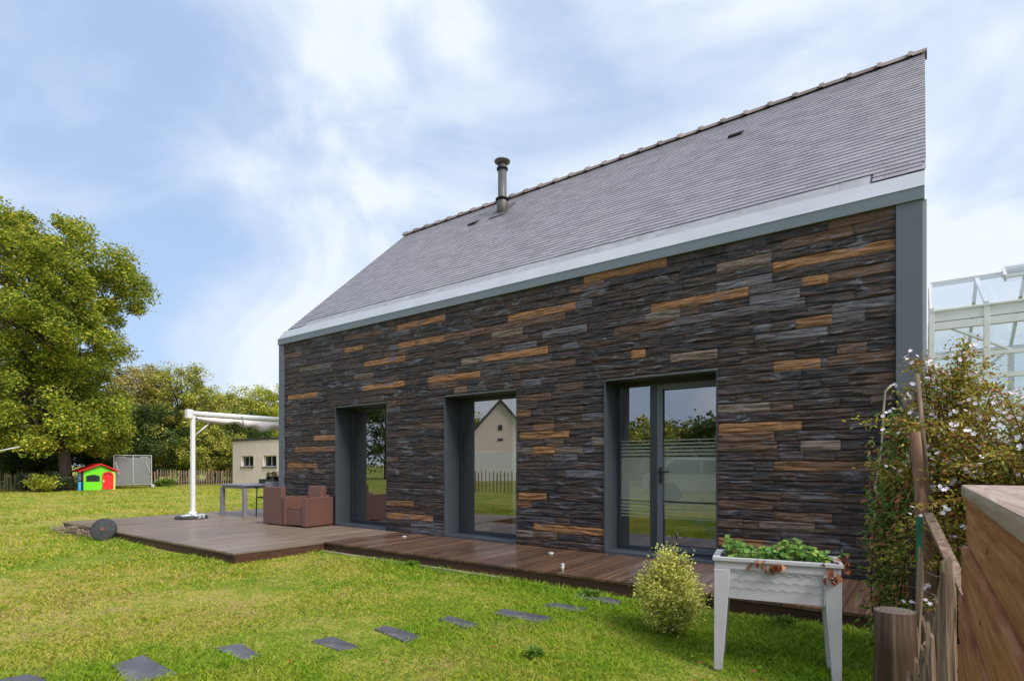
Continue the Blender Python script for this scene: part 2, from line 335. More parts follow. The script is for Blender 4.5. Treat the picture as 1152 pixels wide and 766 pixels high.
class MB:
    def __init__(s): s.v = []; s.f = []; s.sm = []; s.mi = []
    def add(s, vs, fs, smooth=False, mi=0):
        b = len(s.v); s.v += [tuple(v) for v in vs]
        for f in fs: s.f.append([i + b for i in f]); s.sm.append(smooth); s.mi.append(mi)
        return s
    def box(s, x0, x1, y0, y1, z0, z1, M4=None, bev=0, mi=0):
        if x0 > x1: x0, x1 = x1, x0
        if y0 > y1: y0, y1 = y1, y0
        if z0 > z1: z0, z1 = z1, z0
        if bev:
            b = min(bev, (x1 - x0) / 2.2, (y1 - y0) / 2.2, (z1 - z0) / 2.2)
            bm = bmesh.new(); bmesh.ops.create_cube(bm, size=1)
            for v in bm.verts: v.co = Vector(((x0 + x1) / 2 + v.co.x * (x1 - x0), (y0 + y1) / 2 + v.co.y * (y1 - y0), (z0 + z1) / 2 + v.co.z * (z1 - z0)))
            bmesh.ops.bevel(bm, geom=bm.edges[:], offset=b, segments=2, affect='EDGES', profile=.7)
            bm.verts.index_update(); vs = [v.co.copy() for v in bm.verts]; fs = [[v.index for v in f.verts] for f in bm.faces]; bm.free()
        else:
            vs = [Vector((x, y, z)) for z in (z0, z1) for y in (y0, y1) for x in (x0, x1)]
            fs = [(0, 2, 3, 1), (4, 5, 7, 6), (0, 1, 5, 4), (2, 6, 7, 3), (0, 4, 6, 2), (1, 3, 7, 5)]
        if M4 is not None: vs = [M4 @ v for v in vs]
        return s.add(vs, fs, False, mi)
    def bar(s, a, b, w, h, up=(0, 0, 1), bev=0):
        a, b = Vector(a), Vector(b); d = b - a; L = d.length; z = d / L; up = Vector(up)
        if abs(z.dot(up)) > .98: up = Vector((0, 1, 0))
        x = up.cross(z).normalized(); y = z.cross(x)
        Mt = Matrix(((x.x, y.x, z.x, a.x), (x.y, y.y, z.y, a.y), (x.z, y.z, z.z, a.z), (0, 0, 0, 1)))
        return s.box(-w / 2, w / 2, -h / 2, h / 2, 0, L, Mt, bev)
    def tube(s, pts, rad, seg=8, cap=True, smooth=True, jit=0, mi=0, capmi=None):
        pts = [Vector(p) for p in pts]; n = len(pts)
        if isinstance(rad, (int, float)): rad = [rad] * n
        vs = []; ref = None
        for i, p in enumerate(pts):
            d = (pts[min(i + 1, n - 1)] - pts[max(i - 1, 0)]).normalized()
            if ref is None:
                ref = Vector((0, 0, 1)) if abs(d.z) < .9 else Vector((1, 0, 0))
            x = ref.cross(d)
            if x.length < 1e-4: x = Vector((0, 1, 0)).cross(d)
            x.normalize(); y = d.cross(x)
            for k in range(seg):
                a = 2 * math.pi * k / seg; r = rad[i] * (1 + (jit * (noise.noise(Vector((p.x * 3 + k * 1.7, p.y * 3, p.z * 2 + k)))) if jit else 0))
                vs.append(p + (x * math.cos(a) + y * math.sin(a)) * r)
        fs = [(i * seg + k, i * seg + (k + 1) % seg, (i + 1) * seg + (k + 1) % seg, (i + 1) * seg + k) for i in range(n - 1) for k in range(seg)]
        s.add(vs, fs, smooth, mi)
        if cap:
            b = len(s.v) - len(vs)
            for idx in ([*range(seg)][::-1], [(n - 1) * seg + k for k in range(seg)]):
                s.f.append([b + i for i in idx]); s.sm.append(False); s.mi.append(mi if capmi is None else capmi)
        return s
    def lathe(s, prof, c=(0, 0, 0), seg=20, M4=None, smooth=True):
        vs = []
        for r, z in prof:
            for k in range(seg):
                a = 2 * math.pi * k / seg; v = Vector((r * math.cos(a), r * math.sin(a), z))
                vs.append((M4 @ v if M4 is not None else v) + Vector(c))
        fs = [(i * seg + k, i * seg + (k + 1) % seg, (i + 1) * seg + (k + 1) % seg, (i + 1) * seg + k) for i in range(len(prof) - 1) for k in range(seg)]
        s.add(vs, fs, smooth)
        b = len(s.v) - len(vs)
        s.f.append([b + k for k in range(seg)][::-1]); s.sm.append(False); s.mi.append(0)
        s.f.append([b + (len(prof) - 1) * seg + k for k in range(seg)]); s.sm.append(False); s.mi.append(0)
        return s
    def prism(s, poly, axis, a, b):
        """poly of 2-D points extruded along axis from a to b"""
        f = {'y': lambda p, t: (p[0], t, p[1]), 'x': lambda p, t: (t, p[0], p[1]), 'z': lambda p, t: (p[0], p[1], t)}[axis]
        n = len(poly); vs = [f(p, a) for p in poly] + [f(p, b) for p in poly]
        fs = [[*range(n)][::-1], [*range(n, 2 * n)]] + [(i, (i + 1) % n, n + (i + 1) % n, n + i) for i in range(n)]
        return s.add(vs, fs)
    def build(s, name, mat, parent=None, loc=None, bevel=0):
        me = bpy.data.meshes.new(name); me.from_pydata(s.v, [], s.f)
        mats = mat if isinstance(mat, (list, tuple)) else [mat]
        for mm in mats: me.materials.append(mm)
        me.polygons.foreach_set('use_smooth', s.sm); me.polygons.foreach_set('material_index', s.mi)
        bm = bmesh.new(); bm.from_mesh(me); bmesh.ops.recalc_face_normals(bm, faces=bm.faces[:]); bm.to_mesh(me); bm.free()
        me.update(); o = link(name, me, parent)
        if loc is not None: o.location = loc
        if bevel:
            md = o.modifiers.new('soft_edge', 'BEVEL'); md.width = bevel; md.segments = 2; md.limit_method = 'ANGLE'
        return o

def unit(a): return a / np.maximum(np.linalg.norm(a, axis=1, keepdims=True), 1e-9)
def leaf_mesh(name, P, size, mat, parent=None, up=.5, aspect=.55, dirs=None, bend=.18, loc=None):
    """one six-cornered, slightly folded leaf at each point"""
    n = len(P); P = np.asarray(P, float)
    nrm = rng.normal(size=(n, 3)); nrm[:, 2] = np.abs(nrm[:, 2]) + up; nrm = unit(nrm)
    d = rng.normal(size=(n, 3)) if dirs is None else dirs + rng.normal(size=(n, 3)) * .35
    d = unit(d - nrm * np.sum(d * nrm, 1, keepdims=True)); w = np.cross(nrm, d)
    s = (np.asarray(size) * rng.uniform(.65, 1.3, n))[:, None]
    a = s * aspect * .5
    v = np.stack([P, P + d * s * .35 + w * a + nrm * s * bend * .6, P + d * s * .75 + w * a * .75 + nrm * s * bend * .4, P + d * s - nrm * s * bend * .4,
                  P + d * s * .75 - w * a * .75 + nrm * s * bend * .4, P + d * s * .35 - w * a + nrm * s * bend * .6], 1).reshape(-1, 3)
    i = np.arange(n)[:, None] * 6
    F = np.concatenate([i + np.array([[0, 1, 2, 3]]), i + np.array([[0, 3, 4, 5]])], 1).reshape(-1, 4)
    return np_mesh(name, v, F, mat, parent, loc=loc)

# ------------------------------------------------------------------ world and light
SUN_EL, SUN_AZ = R(46), R(101)      # azimuth clockwise from +Y: light from the right, along the wall
wd = bpy.data.worlds.new('World'); scn.world = wd; wd.use_nodes = True
nt = wd.node_tree; nt.nodes.clear()
out = nt.nodes.new('ShaderNodeOutputWorld'); bg = nt.nodes.new('ShaderNodeBackground'); bg.inputs['Strength'].default_value = .1
sky = nt.nodes.new('ShaderNodeTexSky'); sky.sky_type = 'NISHITA'; sky.sun_disc = False
sky.sun_elevation = SUN_EL; sky.sun_rotation = SUN_AZ; sky.altitude = 20; sky.air_density = 1.; sky.dust_density = 1.5; sky.ozone_density = 1.5
tc = nt.nodes.new('ShaderNodeTexCoord'); mp = nt.nodes.new('ShaderNodeMapping'); nt.links.new(tc.outputs['Generated'], mp.inputs['Vector'])
mp.inputs['Scale'].default_value = (1, 1, 1.6); mp.inputs['Location'].default_value = (2.3, .7, .1)
c1 = noise_t(nt, mp.outputs[0], 2.1, 8, .5, .9)
c2 = noise_t(nt, mp.outputs[0], 5.0, 6, .55, .3)
cf = mathn(nt, 'ADD', mathn(nt, 'MULTIPLY', c1, .8), mathn(nt, 'MULTIPLY', c2, .2))
dt = nt.nodes.new('ShaderNodeVectorMath'); dt.operation = 'DOT_PRODUCT'; nt.links.new(tc.outputs['Generated'], dt.inputs[0]); dt.inputs[1].default_value = (.10, .03, -.07)
cf = mathn(nt, 'ADD', mathn(nt, 'ADD', cf, dt.outputs['Value']), .058)
fac = ramp(nt, cf, [(.34, (.7,) * 3), (.5, (.9,) * 3), (.6, (1.,) * 3)])
shade = ramp(nt, cf, [(.38, (3.6, 4.75, 6.7)), (.49, (4.9, 5.7, 7.0)), (.57, (6.1, 6.6, 7.2))])
skc = mix(nt, 1., sky.outputs[0], (1.1, 1.1, 1.15), 'MULTIPLY')
nt.links.new(mix(nt, fac, skc, shade), bg.inputs['Color']); nt.links.new(bg.outputs[0], out.inputs['Surface'])
sl = bpy.data.lights.new('sun', 'SUN'); sl.energy = 2.6; sl.angle = R(22); sl.color = (1, .95, .87)
so = bpy.data.objects.new('sun', sl); COL.objects.link(so)
sd = Vector((math.sin(SUN_AZ) * math.cos(SUN_EL), math.cos(SUN_AZ) * math.cos(SUN_EL), math.sin(SUN_EL)))
so.rotation_euler = sd.to_track_quat('Z', 'Y').to_euler(); so.location = sd * 50
scn.view_settings.view_transform = 'Standard'; scn.view_settings.look = 'None'; scn.view_settings.gamma = 1; scn.view_settings.exposure = 0.55

# ------------------------------------------------------------------ ground and lawn
xs = np.unique(np.concatenate([np.linspace(-900, -60, 12), np.linspace(-60, 30, 150), np.linspace(30, 900, 12)]))
ys = np.unique(np.concatenate([np.linspace(-900, -50, 12), np.linspace(-50, 50, 150), np.linspace(50, 900, 12)]))
gx, gy = np.meshgrid(xs, ys)
gz = .018 * np.sin(gx * .9 + 1) * np.cos(gy * .7) + .012 * np.sin(gx * 2.3) * np.sin(gy * 1.9 + .5)
gz = gz - .02
V = np.stack([gx.ravel(), gy.ravel(), gz.ravel()], 1); nx_, ny_ = len(xs), len(ys)
ii = (np.arange(ny_ - 1)[:, None] * nx_ + np.arange(nx_ - 1)[None, :]).ravel()
tag(np_mesh('ground', V, np.stack([ii, ii + 1, ii + nx_ + 1, ii + nx_], 1), M['ground'], smooth=True), 'mown lawn ground, green and straw yellow', 'lawn', kind='structure')

SLABS_PX = [[(-6, 763), (34, 756), (53, 762), (42, 778), (-4, 780)], [(125, 747), (161, 735), (200, 756), (146, 768)], [(242, 728), (271, 722.5), (294, 736), (276, 744)],
            [(349, 719), (374, 714.5), (405, 726), (381, 730)], [(421, 706), (436, 702.5), (476, 715), (455, 720)], [(494, 695), (505, 691), (539, 701), (527, 705)],
            [(553, 688), (567, 683.5), (624, 693), (604, 698)], [(611, 680), (624, 677), (662, 683), (648, 686)], [(645, 669), (657, 666.5), (675, 671), (664, 673.5)], [(667, 673), (680, 670), (699, 675), (689, 678)]]
SLABS = [[W(px, py, z=.015) for px, py in s] for s in SLABS_PX]
def in_poly(X, Y, poly, grow=1.0):
    c = sum((Vector(p) for p in poly), Vector()) / len(poly); n = len(poly)
    ins = np.zeros(len(X), bool); P = [c + (Vector(p) - c) * grow for p in poly]
    for i in range(n):
        a, b = P[i], P[(i + 1) % n]
        cond = ((a.y > Y) != (b.y > Y)) & (X < (b.x - a.x) * (Y - a.y) / (b.y - a.y + 1e-12) + a.x)
        ins ^= cond
    return ins
NB = 620000
r = np.exp(rng.uniform(math.log(1.6), math.log(42), NB)); 
keep = rng.random(NB) < np.where(r < 5, 1.0, np.where(r < 14, .95, .6)); r = r[keep]
ang = rng.uniform(-R(50), R(50), len(r)) + YAW
X = -np.sin(ang) * r; Y = CY + np.cos(ang) * r
ok = ~((X > -6.98) & (X < -.12) & (Y > -1.53)) & ~((X < -6.9) & (X > -13.5) & (Y > -2.84) & (Y < 3.1)) & ~((X > -10.6) & (X < .05) & (Y > -.1) & (Y < 7))
ok &= ~((X > .06) & (Y > -5.7) & (Y < -4.2) & (X < 1.3)) & ~((X > .05) & (Y > 2.9) & (Y < 6.5)) & ~((X < -33.2) & (Y > 10.5))
for s in SLABS: ok &= ~in_poly(X, Y, s, .93)
# thinner and browner patches
nz = np.array([noise.noise(Vector((x * .9, y * .9, 3.3))) for x, y in zip(X, Y)])
ok &= rng.random(len(X)) < np.clip(1.05 - np.maximum(0, nz) * 1.5, .25, 1)
X, Y, r, nz = X[ok], Y[ok], r[ok], nz[ok]
n = len(X)
edge = (np.exp(-np.abs(Y + 1.62) / .18) * ((X > -7) & (X < 0)) + np.exp(-np.abs(Y + 2.92) / .2) * (X < -6.9)) + np.exp(-((X + .7) ** 2 + (Y + 2.2) ** 2) / .8) * 1.1
for s in SLABS:
    c = sum(s, Vector()) / len(s); edge = edge + .5 * np.exp(-((X - c.x) ** 2 + (Y - c.y) ** 2) / .12)
hgt = (.015 + .02 * rng.random(n)) * (1 + .9 * edge) * np.clip((r / 6) ** .35, .9, 1.8) * np.clip(1 - nz * .8, .6, 1.5)
wid = .0028 * np.clip((r / 3.2), .8, 10) ** .72
a = rng.uniform(0, 2 * math.pi, n); lean = rng.uniform(.3, 1.5, n); a2 = rng.uniform(0, 2 * math.pi, n)
gz0 = .018 * np.sin(X * .9 + 1) * np.cos(Y * .7) + .012 * np.sin(X * 2.3) * np.sin(Y * 1.9 + .5) - .024
B = np.stack([X, Y, gz0], 1); D = np.stack([np.cos(a), np.sin(a), 0 * a], 1) * wid[:, None]
L = np.stack([np.cos(a2) * lean, np.sin(a2) * lean, np.ones(n)], 1) * hgt[:, None]
V = np.stack([B - D, B + D, B + L * .6 + D * .8, B + L * .6 - D * .8, B + L * 1.0 + np.stack([np.cos(a2), np.sin(a2), 0 * a], 1) * hgt[:, None] * .3 - np.array([0, 0, 1]) * hgt[:, None] * .08], 1).reshape(-1, 3)
i5 = np.arange(n)[:, None] * 5
T = np.concatenate([i5 + np.array([[0, 1, 2]]), i5 + np.array([[0, 2, 3]]), i5 + np.array([[3, 2, 4]])], 1).reshape(-1, 3)
go = np_mesh('grass', V, T, M['grass']); la_ = go.data.attributes.new('lush', 'FLOAT', 'POINT')
la_.data.foreach_set('value', np.repeat(np.clip(edge * .7 + .45 * np.clip((X + 7.5) / 5, 0, 1) + .25 * (rng.random(n) - .5), 0, .8).astype(np.float32), 5))
tag(go, 'short green and yellow grass blades of the lawn', 'grass', kind='stuff')

nc = 16000; rc = np.exp(rng.uniform(math.log(2), math.log(11), nc)); ac = rng.uniform(-R(50), R(50), nc) + YAW; xc_ = -np.sin(ac) * rc; yc_ = CY + np.cos(ac) * rc
cl_ = np.array([noise.noise(Vector((x * 1.9, y * 1.9, 7))) for x, y in zip(xc_, yc_)])
okc = (cl_ > .12) & (yc_ < np.where(xc_ < -6.9, -2.95, -1.65)) & ~((xc_ > .03) & (yc_ < -4.1))
for s in SLABS: okc &= ~in_poly(xc_, yc_, s, 1.05)
Pc = np.stack([xc_[okc], yc_[okc], .006 + .02 * rng.random(okc.sum())], 1)
tag(leaf_mesh('clover', Pc, .02 * np.clip(rc[okc] / 5, .8, 1.6), M['weed'], up=2.2, aspect=.85), 'small clover and daisy leaves scattered through the lawn', 'clover', kind='stuff')
tq_ = rng.random(okc.sum()) < .012; Pd = Pc[tq_] + rng.normal(size=(tq_.sum(), 3)) * [.5, .5, 0]; Pd[:, 2] = .03
tag(leaf_mesh('leaf_litter', Pd, .035, M['dead_leaf'], up=2.0, aspect=.6), 'few small dry brown leaves lying in the lawn', 'dry leaves', kind='stuff')
# ------------------------------------------------------------------ stepping slabs
pos = ['at the very bottom left corner of the lawn', 'large square, second from the bottom left corner', 'with a pale worn edge, third from the bottom left', 'small, fourth from the bottom left in the lawn',
       'fifth from the bottom left, in the middle of the row', 'narrow, sixth from the bottom left', 'longest of the row, dark, in the middle of the lawn', 'dark, just before the pair by the deck', 'small, half hidden under weeds by the deck edge', 'pale edged, last one beside the deck near the shrub']
for s, p in zip(SLABS, pos):
    c = sum(s, Vector()) / len(s); pts = []
    for i in range(len(s)):
        a_, b_ = s[i], s[(i + 1) % len(s)]
        for k in range(5):
            q = a_.lerp(b_, k / 5); q = c + (q - c) * random.uniform(.95, 1.03); pts.append(((q - c).x, (q - c).y))
    m_ = MB().prism(pts, 'z', -.05, .006 + random.random() * .004)
    o = m_.build('stepping_stone', M['slab'], loc=(c.x, c.y, .004), bevel=.004)
    tag(o, 'flat slate stepping stone, ' + p, 'stepping stone', 'slate stepping stones across the lawn')

# ------------------------------------------------------------------ deck
dk = empty('wooden_deck', (-7, -1.5, 0), 0, 'low brown wooden deck along the stone wall, wider at its left end', 'deck')
def boards(x0, x1, y0, y1, z, lens=None):
    mb = MB(); x = x0
    while x < x1 - .02:
        w = min(.14, x1 - x); cuts = [y0]
        if y1 - y0 > 2: cuts.append(y0 + random.uniform(1.2, y1 - y0 - .5))
        cuts.append(y1)
        for a_, b_ in zip(cuts[:-1], cuts[1:]):
            dz = random.uniform(-.0015, .0015)
            mb.box(x + .003, x + w - .003, a_ + .002, b_ - .002, z - .027 + dz, z + dz, bev=.003)
        x += w
    return mb
def shift(o, e):
    o.location = -Vector(e.location); return o
shift(boards(-6.93, -.2, -1.49, -.045, .12).build('decking', M['deck'], dk), dk)
shift(boards(-13.45, -10.5, -2.8, 3.0, .12).build('decking', M['deck_grey'], dk), dk)
shift(boards(-10.5, -6.93, -2.8, -.045, .12).build('decking', M['deck_grey'], dk), dk)
e = MB()
e.box(-6.92, -.2, -1.47, -1.44, -.05, .09).box(-13.42, -6.94, -2.78, -2.75, -.05, .09).box(-6.965, -6.94, -2.75, -1.44, -.05, .09).box(-13.44, -13.41, -2.75, 3, -.05, .09).box(-.23, -.2, -1.44, -.05, -.05, .09)
shift(e.build('edge_board', M['deck_edge'], dk), dk)
j = MB()
for x in np.arange(-13.2, -.3, .5): j.box(x, x + .05, -1.42 if x > -6.95 else -2.73, -.1, -.04, .088)
shift(j.build('joist', M['deck_edge'], dk), dk)
for px, py in ((620, 622), (455, 603.5)):
    p = W(px, py, z=.12); shift(MB().lathe([(.035, .1), (.035, .126), (.03, .132), (.012, .134)], (p.x, p.y, 0), 16).build('spotlight', M['steel'], dk), dk)
tag(MB().box(-13.6, -10.6, -2.98, -2.83, -.05, .012).box(-6.9, -3.6, -1.57, -1.5, -.05, .004).build('gravel', M['slab_gravel']), 'pale gravel strip along the foot of the deck', 'gravel', kind='structure')

# ------------------------------------------------------------------ house
HX0, HX1, HT, HD = -10.5, 0.0, 3.65, 6.88
RS = .93; RZ = 3.83
def roofz(y): return RZ + RS * min(y, 2 * 3.44 - y)
house = empty('house', (0, 0, 0), 0, 'single storey house clad in dark split slate with a steep slate roof', 'house')
OPEN = [(-8.64, -7.30), (-5.92, -4.59), (-3.19, -1.85)]; OT, OB = 2.26, .12
# structural walls
wb = MB(); segs = [HX0 + .02] + [v for o in OPEN for v in (o[0] - .024, o[1] + .024)] + [HX1 - .02]
for i in range(0, len(segs), 2): wb.box(segs[i], segs[i + 1], .0, .30, -.1, HT + .02)
for a_, b_ in OPEN: wb.box(a_ - .024, b_ + .024, .0, .30, OT + .022, HT + .02)
g = [(.3, -.1), (HD, -.1), (HD, 3.7), (3.44, roofz(3.44) - .08), (.3, roofz(.3) - .1)]
wb.prism(g, 'x', HX1 - .26, HX1 - .02).prism(g, 'x', HX0 + .02, HX0 + .26).box(HX0 + .26, HX1 - .26, HD - .25, HD, -.1, 3.7)
wb.build('wall', M['render_house'], house)
ib = MB().box(HX0 + .27, HX1 - .27, 4.4, 4.45, .1, 2.62).box(HX0 + .27, HX1 - .27, .31, 4.4, 2.58, 2.62).box(-6.75, -6.65, .31, 4.4, .1, 2.58)
ib.build('inner_wall', M['interior'], house)
MB().box(HX0 + .27, HX1 - .27, .31, 4.4, .02, .1).build('inner_floor', M['floor_tile'], house)

# split slate cladding, stone by stone
ROWS = 34; rh = (HT - .115) / ROWS; CX0, CX1 = -10.32, -.205
OR, BR, LG, TAN = (.52, .25, .09), (.2, .11, .062), (.2, .205, .22), (.3, .225, .16)
key = [(657, 750, 309, OR), (869, 1009, 287, OR), (732, 842, 340, OR), (571, 647, 351, OR), (446, 501, 361, OR), (447, 500, 386, OR), (409, 455, 409, OR), (407, 455, 432, OR), (387, 408, 394, OR),
       (481, 540, 422, OR), (544, 616, 396, OR), (553, 588, 376, TAN), (324, 357, 444, OR), (353, 379, 490, OR), (323, 357, 525, OR), (435, 487, 582, OR), (583, 615, 557, OR), (573, 600, 413, BR),
       (600, 648, 407, BR), (585, 680, 448, BR), (585, 640, 487, OR), (710, 726, 395, OR), (754, 807, 399, TAN), (583, 660, 556, OR), (600, 681, 598, OR), (808, 902, 477, OR), (808, 871, 489, BR),
       (808, 880, 612, OR), (600, 624, 506, OR), (932, 1008, 249, BR), (902, 932, 316, OR), (870, 923, 412, OR), (932, 1009, 402, BR), (936, 1009, 338, LG), (936, 1009, 349, LG), (806, 869, 321, LG),
       (843, 900, 330, LG), (873, 931, 372, LG), (871, 997, 525, (.26, .13, .055)), (808, 871, 566, BR), (871, 936, 577, BR), (322, 360, 470, BR), (380, 420, 440, BR), (770, 807, 262, BR), (932, 1009, 310, BR),
       (640, 680, 325, BR), (500, 545, 372, BR), (840, 930, 258, TAN), (690, 760, 372, BR), (610, 660, 372, LG), (520, 560, 402, LG), (880, 960, 268, BR), (806, 868, 300, TAN)]
rowst = {k: [] for k in range(ROWS)}
for a_, b_, py, c in key:
    pm = W((a_ + b_) / 2, py, y=-.03); k = int((pm.z - .115) / rh); x0 = max(CX0, W(a_, py, y=-.03).x); x1 = min(CX1, W(b_, py, y=-.03).x)
    if 0 <= k < ROWS and all(x1 <= q[0] or x0 >= q[1] for q in rowst[k]): rowst[k].append((x0, x1, c, 1))
def rndcol():
    t = random.random(); f = random.uniform(.8, 1.35)
    if t < .5: c = (.022, .024, .03)
    elif t < .64: c = (.056, .058, .066)
    elif t < .71: c = (.14, .143, .152)
    elif t < .88: c = (.08, .052, .037)
    elif t < .95: c = (.15, .088, .052)
    elif t < .978: c = (.24, .19, .14)
    else: c = (.32, .155, .055)
    return (c[0] * f, c[1] * f, c[2] * f * 1.05)
SV, SF, SC = [], [], []
def stone(x0, x1, z0, z1, c, dp):
    nxs = max(3, int((x1 - x0) / .028)); nzs = 8; b = len(SV)
    x0 += .0006; x1 -= .0006; z0 += .0008; z1 -= .0008; sd_ = random.random() * 90
    for jz in range(nzs + 1):
        for ix in range(nxs + 1):
            u, v = ix / nxs, jz / nzs; x = x0 + (x1 - x0) * u; z = z0 + (z1 - z0) * v
            wv_ = .03 * noise.noise(Vector((x * 2.1, sd_, z * 3)))
            q = Vector((x * 4.2 + sd_, (z + wv_) * 34, sd_)); q2 = Vector((x * 7, (z + wv_) * 75, sd_ * 2))
            h = noise.noise(q); h = math.floor(h * 5 + .5) / 5 * .75 + h * .25
            d = dp + .012 * h + .005 * noise.noise(q2)
            if jz in (0, nzs): d -= .009
            if ix in (0, nxs): d -= .003
            SV.append((x, -max(d, .006), z))
    w = nxs + 1
    for jz in range(nzs):
        for ix in range(nxs): SF.append((b + jz * w + ix, b + jz * w + ix + 1, b + (jz + 1) * w + ix + 1, b + (jz + 1) * w + ix)); SC.append(c)
    b2 = len(SV)      # sides back to the wall
    ring = [b + i for i in range(w)] + [b + jz * w + nxs for jz in range(1, nzs + 1)] + [b + nzs * w + i for i in range(nxs - 1, -1, -1)] + [b + jz * w for jz in range(nzs - 1, 0, -1)]
    for r_ in ring: SV.append((SV[r_][0], -.001, SV[r_][2]))
    for i in range(len(ring)):
        k2 = (i + 1) % len(ring); SF.append((ring[i], b2 + i, b2 + k2, ring[k2])); SC.append(c)
for k in range(ROWS):
    z0 = .115 + k * rh; z1 = z0 + rh; zc = (z0 + z1) / 2
    spans = [(CX0, CX1)]
    if z1 > OB and zc < OT + .02: spans = [(CX0, OPEN[0][0] - .024), (OPEN[0][1] + .024, OPEN[1][0] - .024), (OPEN[1][1] + .024, OPEN[2][0] - .024), (OPEN[2][1] + .024, CX1)]
    if z0 < OT < z1: pass
    for s0, s1 in spans:
        blk = sorted([q for q in rowst[k] if q[1] > s0 and q[0] < s1]); x = s0; fill = []
        for q in blk + [(s1, s1, None, 0)]:
            q0 = min(max(q[0], s0), s1)
            while q0 - x > .02:
                L_ = random.choice([.25, .4, .55, .6, .6, .9, 1.2]) * random.uniform(.85, 1.15)
                if q0 - (x + L_) < .14: L_ = q0 - x
                fill.append((x, x + L_, rndcol())); x += L_
            if q[2] is not None: fill.append((q0, min(q[1], s1), sc3(q[2], random.uniform(.9, 1.1)))); x = min(q[1], s1)
        for x0, x1, c in fill:
            # a stone often breaks into two tones
            if x1 - x0 > .4 and random.random() < .3 and c[0] < .2:
                xm = random.uniform(x0 + .12, x1 - .12); dp = random.uniform(.026, .033)
                stone(x0, xm, z0, z1, c, dp); stone(xm, x1, z0, z1, rndcol(), dp + random.uniform(-.004, .004))
            elif x1 - x0 > .02: stone(x0, x1, z0, z1, c, random.uniform(.024, .035))
clad = np_mesh('stone_cladding', SV, SF, M['stone'], house)
ca = clad.data.color_attributes.new('stone', 'FLOAT_COLOR', 'CORNER')
cols = np.repeat(np.array([(*c, 1) for c in SC], dtype=np.float32), 4, 0); ca.data.foreach_set('color', cols.ravel())

# corner posts, eaves parapet
for a_, b_ in ((-.2, .0), (-10.5, -10.325)):
    MB().box(a_, b_, -.045, .02, -.02, HT - .012, bev=.003).build('corner_post', M['grey_metal'], house)
MB().box(-.0005, .03, -.0, .06, .0, HT).build('corner_flashing', M['light_metal'], house)
fa = MB().prism([(-.06, HT - .01), (-.06, HT + .103), (.0, HT + .103), (.0, HT - .01)], 'x', HX0 - .01, HX1 + .012)
for x in (-7.9, -5.4, -2.9): fa.box(x, x + .05, -.0625, -.06, HT - .008, HT + .1)
fa.build('fascia', M['fascia_metal'], house)
cy0, cz0 = -.065, HT + .105
cap_ = MB().prism([(cy0, cz0), (cy0 + .16, cz0 + .20), (cy0 + .17, cz0 + .19), (cy0 + .17, cz0 + .12), (cy0 + .03, cz0 - .0)], 'x', HX0 - .012, HX1 + .014)
cap_.build('eaves_flashing', M['light_metal'], house)
zs = MB().prism([(.108, RZ + .105), (.34, roofz(.34) + .008), (.34, RZ + .2), (.108, RZ - .02)], 'x', HX0 + .5, -.42)
for x in np.arange(HX0 + 1, -.5, .98): zs.prism([(.108, RZ + .112), (.33, roofz(.33) + .014), (.33, RZ + .2), (.108, RZ - .01)], 'x', x, x + .012)
zs.build('gutter_lining', M['zinc'], house)

# slates
def slope_frame(side):
    # origin at eave line, direction up the slope
    s_ = Vector((0, 1, RS)).normalized(); nrm = Vector((0, -RS, 1)).normalized()
    if side: s_ = Vector((0, -s_.y, s_.z)); nrm = Vector((0, -nrm.y, nrm.z))
    return s_, nrm
VV, FF = [], []
def slates(side):
    s_, nrm = slope_frame(side); LEN = 3.44 * math.sqrt(1 + RS * RS); ex = .105
    org = Vector((0, 0 if not side else 2 * 3.44, RZ)); nrow = int(LEN / ex)
    for rI in range(nrow):
        t0 = rI * ex + .02
        if not side:
            if t0 < .43: xr = 1     # the hidden gutter stops short of both verges
            else: xr = None
            if t0 < .16: continue
        else: xr = None
        x = HX0 - .02 - (rI % 2) * .1 - random.uniform(0, .012)
        while x < HX1 + .02:
            w_ = .2 * random.uniform(.985, 1.015); x0 = max(x, HX0 - .02); x1 = min(x + w_, HX1 + .025); x += w_
            if x1 - x0 < .02: continue
            if xr is not None:
                if x1 <= -.40 and x0 >= HX0 + .48: continue
                if x0 > -5: x0 = max(x0, -.40)
                else: x1 = min(x1, HX0 + .48)
                if x1 - x0 < .03: continue
            tt0 = t0 + random.uniform(-.0025, .0025); lift = .017 + random.uniform(-.0008, .0008); th = .0075
            a0 = org + s_ * tt0 + nrm * lift; a1 = org + s_ * min(tt0 + .2, LEN) + nrm * .004
            tw = random.uniform(-.0003, .0003)
            P_ = [a0 + Vector((x0 + .0004, 0, 0)) + nrm * tw, a0 + Vector((x1 - .0004, 0, 0)) - nrm * tw, a1 + Vector((x1 - .0004, 0, 0)), a1 + Vector((x0 + .0004, 0, 0))]
            b = len(VV); VV.extend([tuple(p) for p in P_]); VV.extend([tuple(p - nrm * th) for p in P_])
            FF.extend([(b, b + 1, b + 2, b + 3), (b, b + 4, b + 5, b + 1), (b, b + 3, b + 7, b + 4), (b + 1, b + 5, b + 6, b + 2), (b + 4, b + 7, b + 6, b + 5)])
slates(0); slates(1)
ns_ = len(FF)
roof = np_mesh('roof', VV, FF, M['slate'], house)
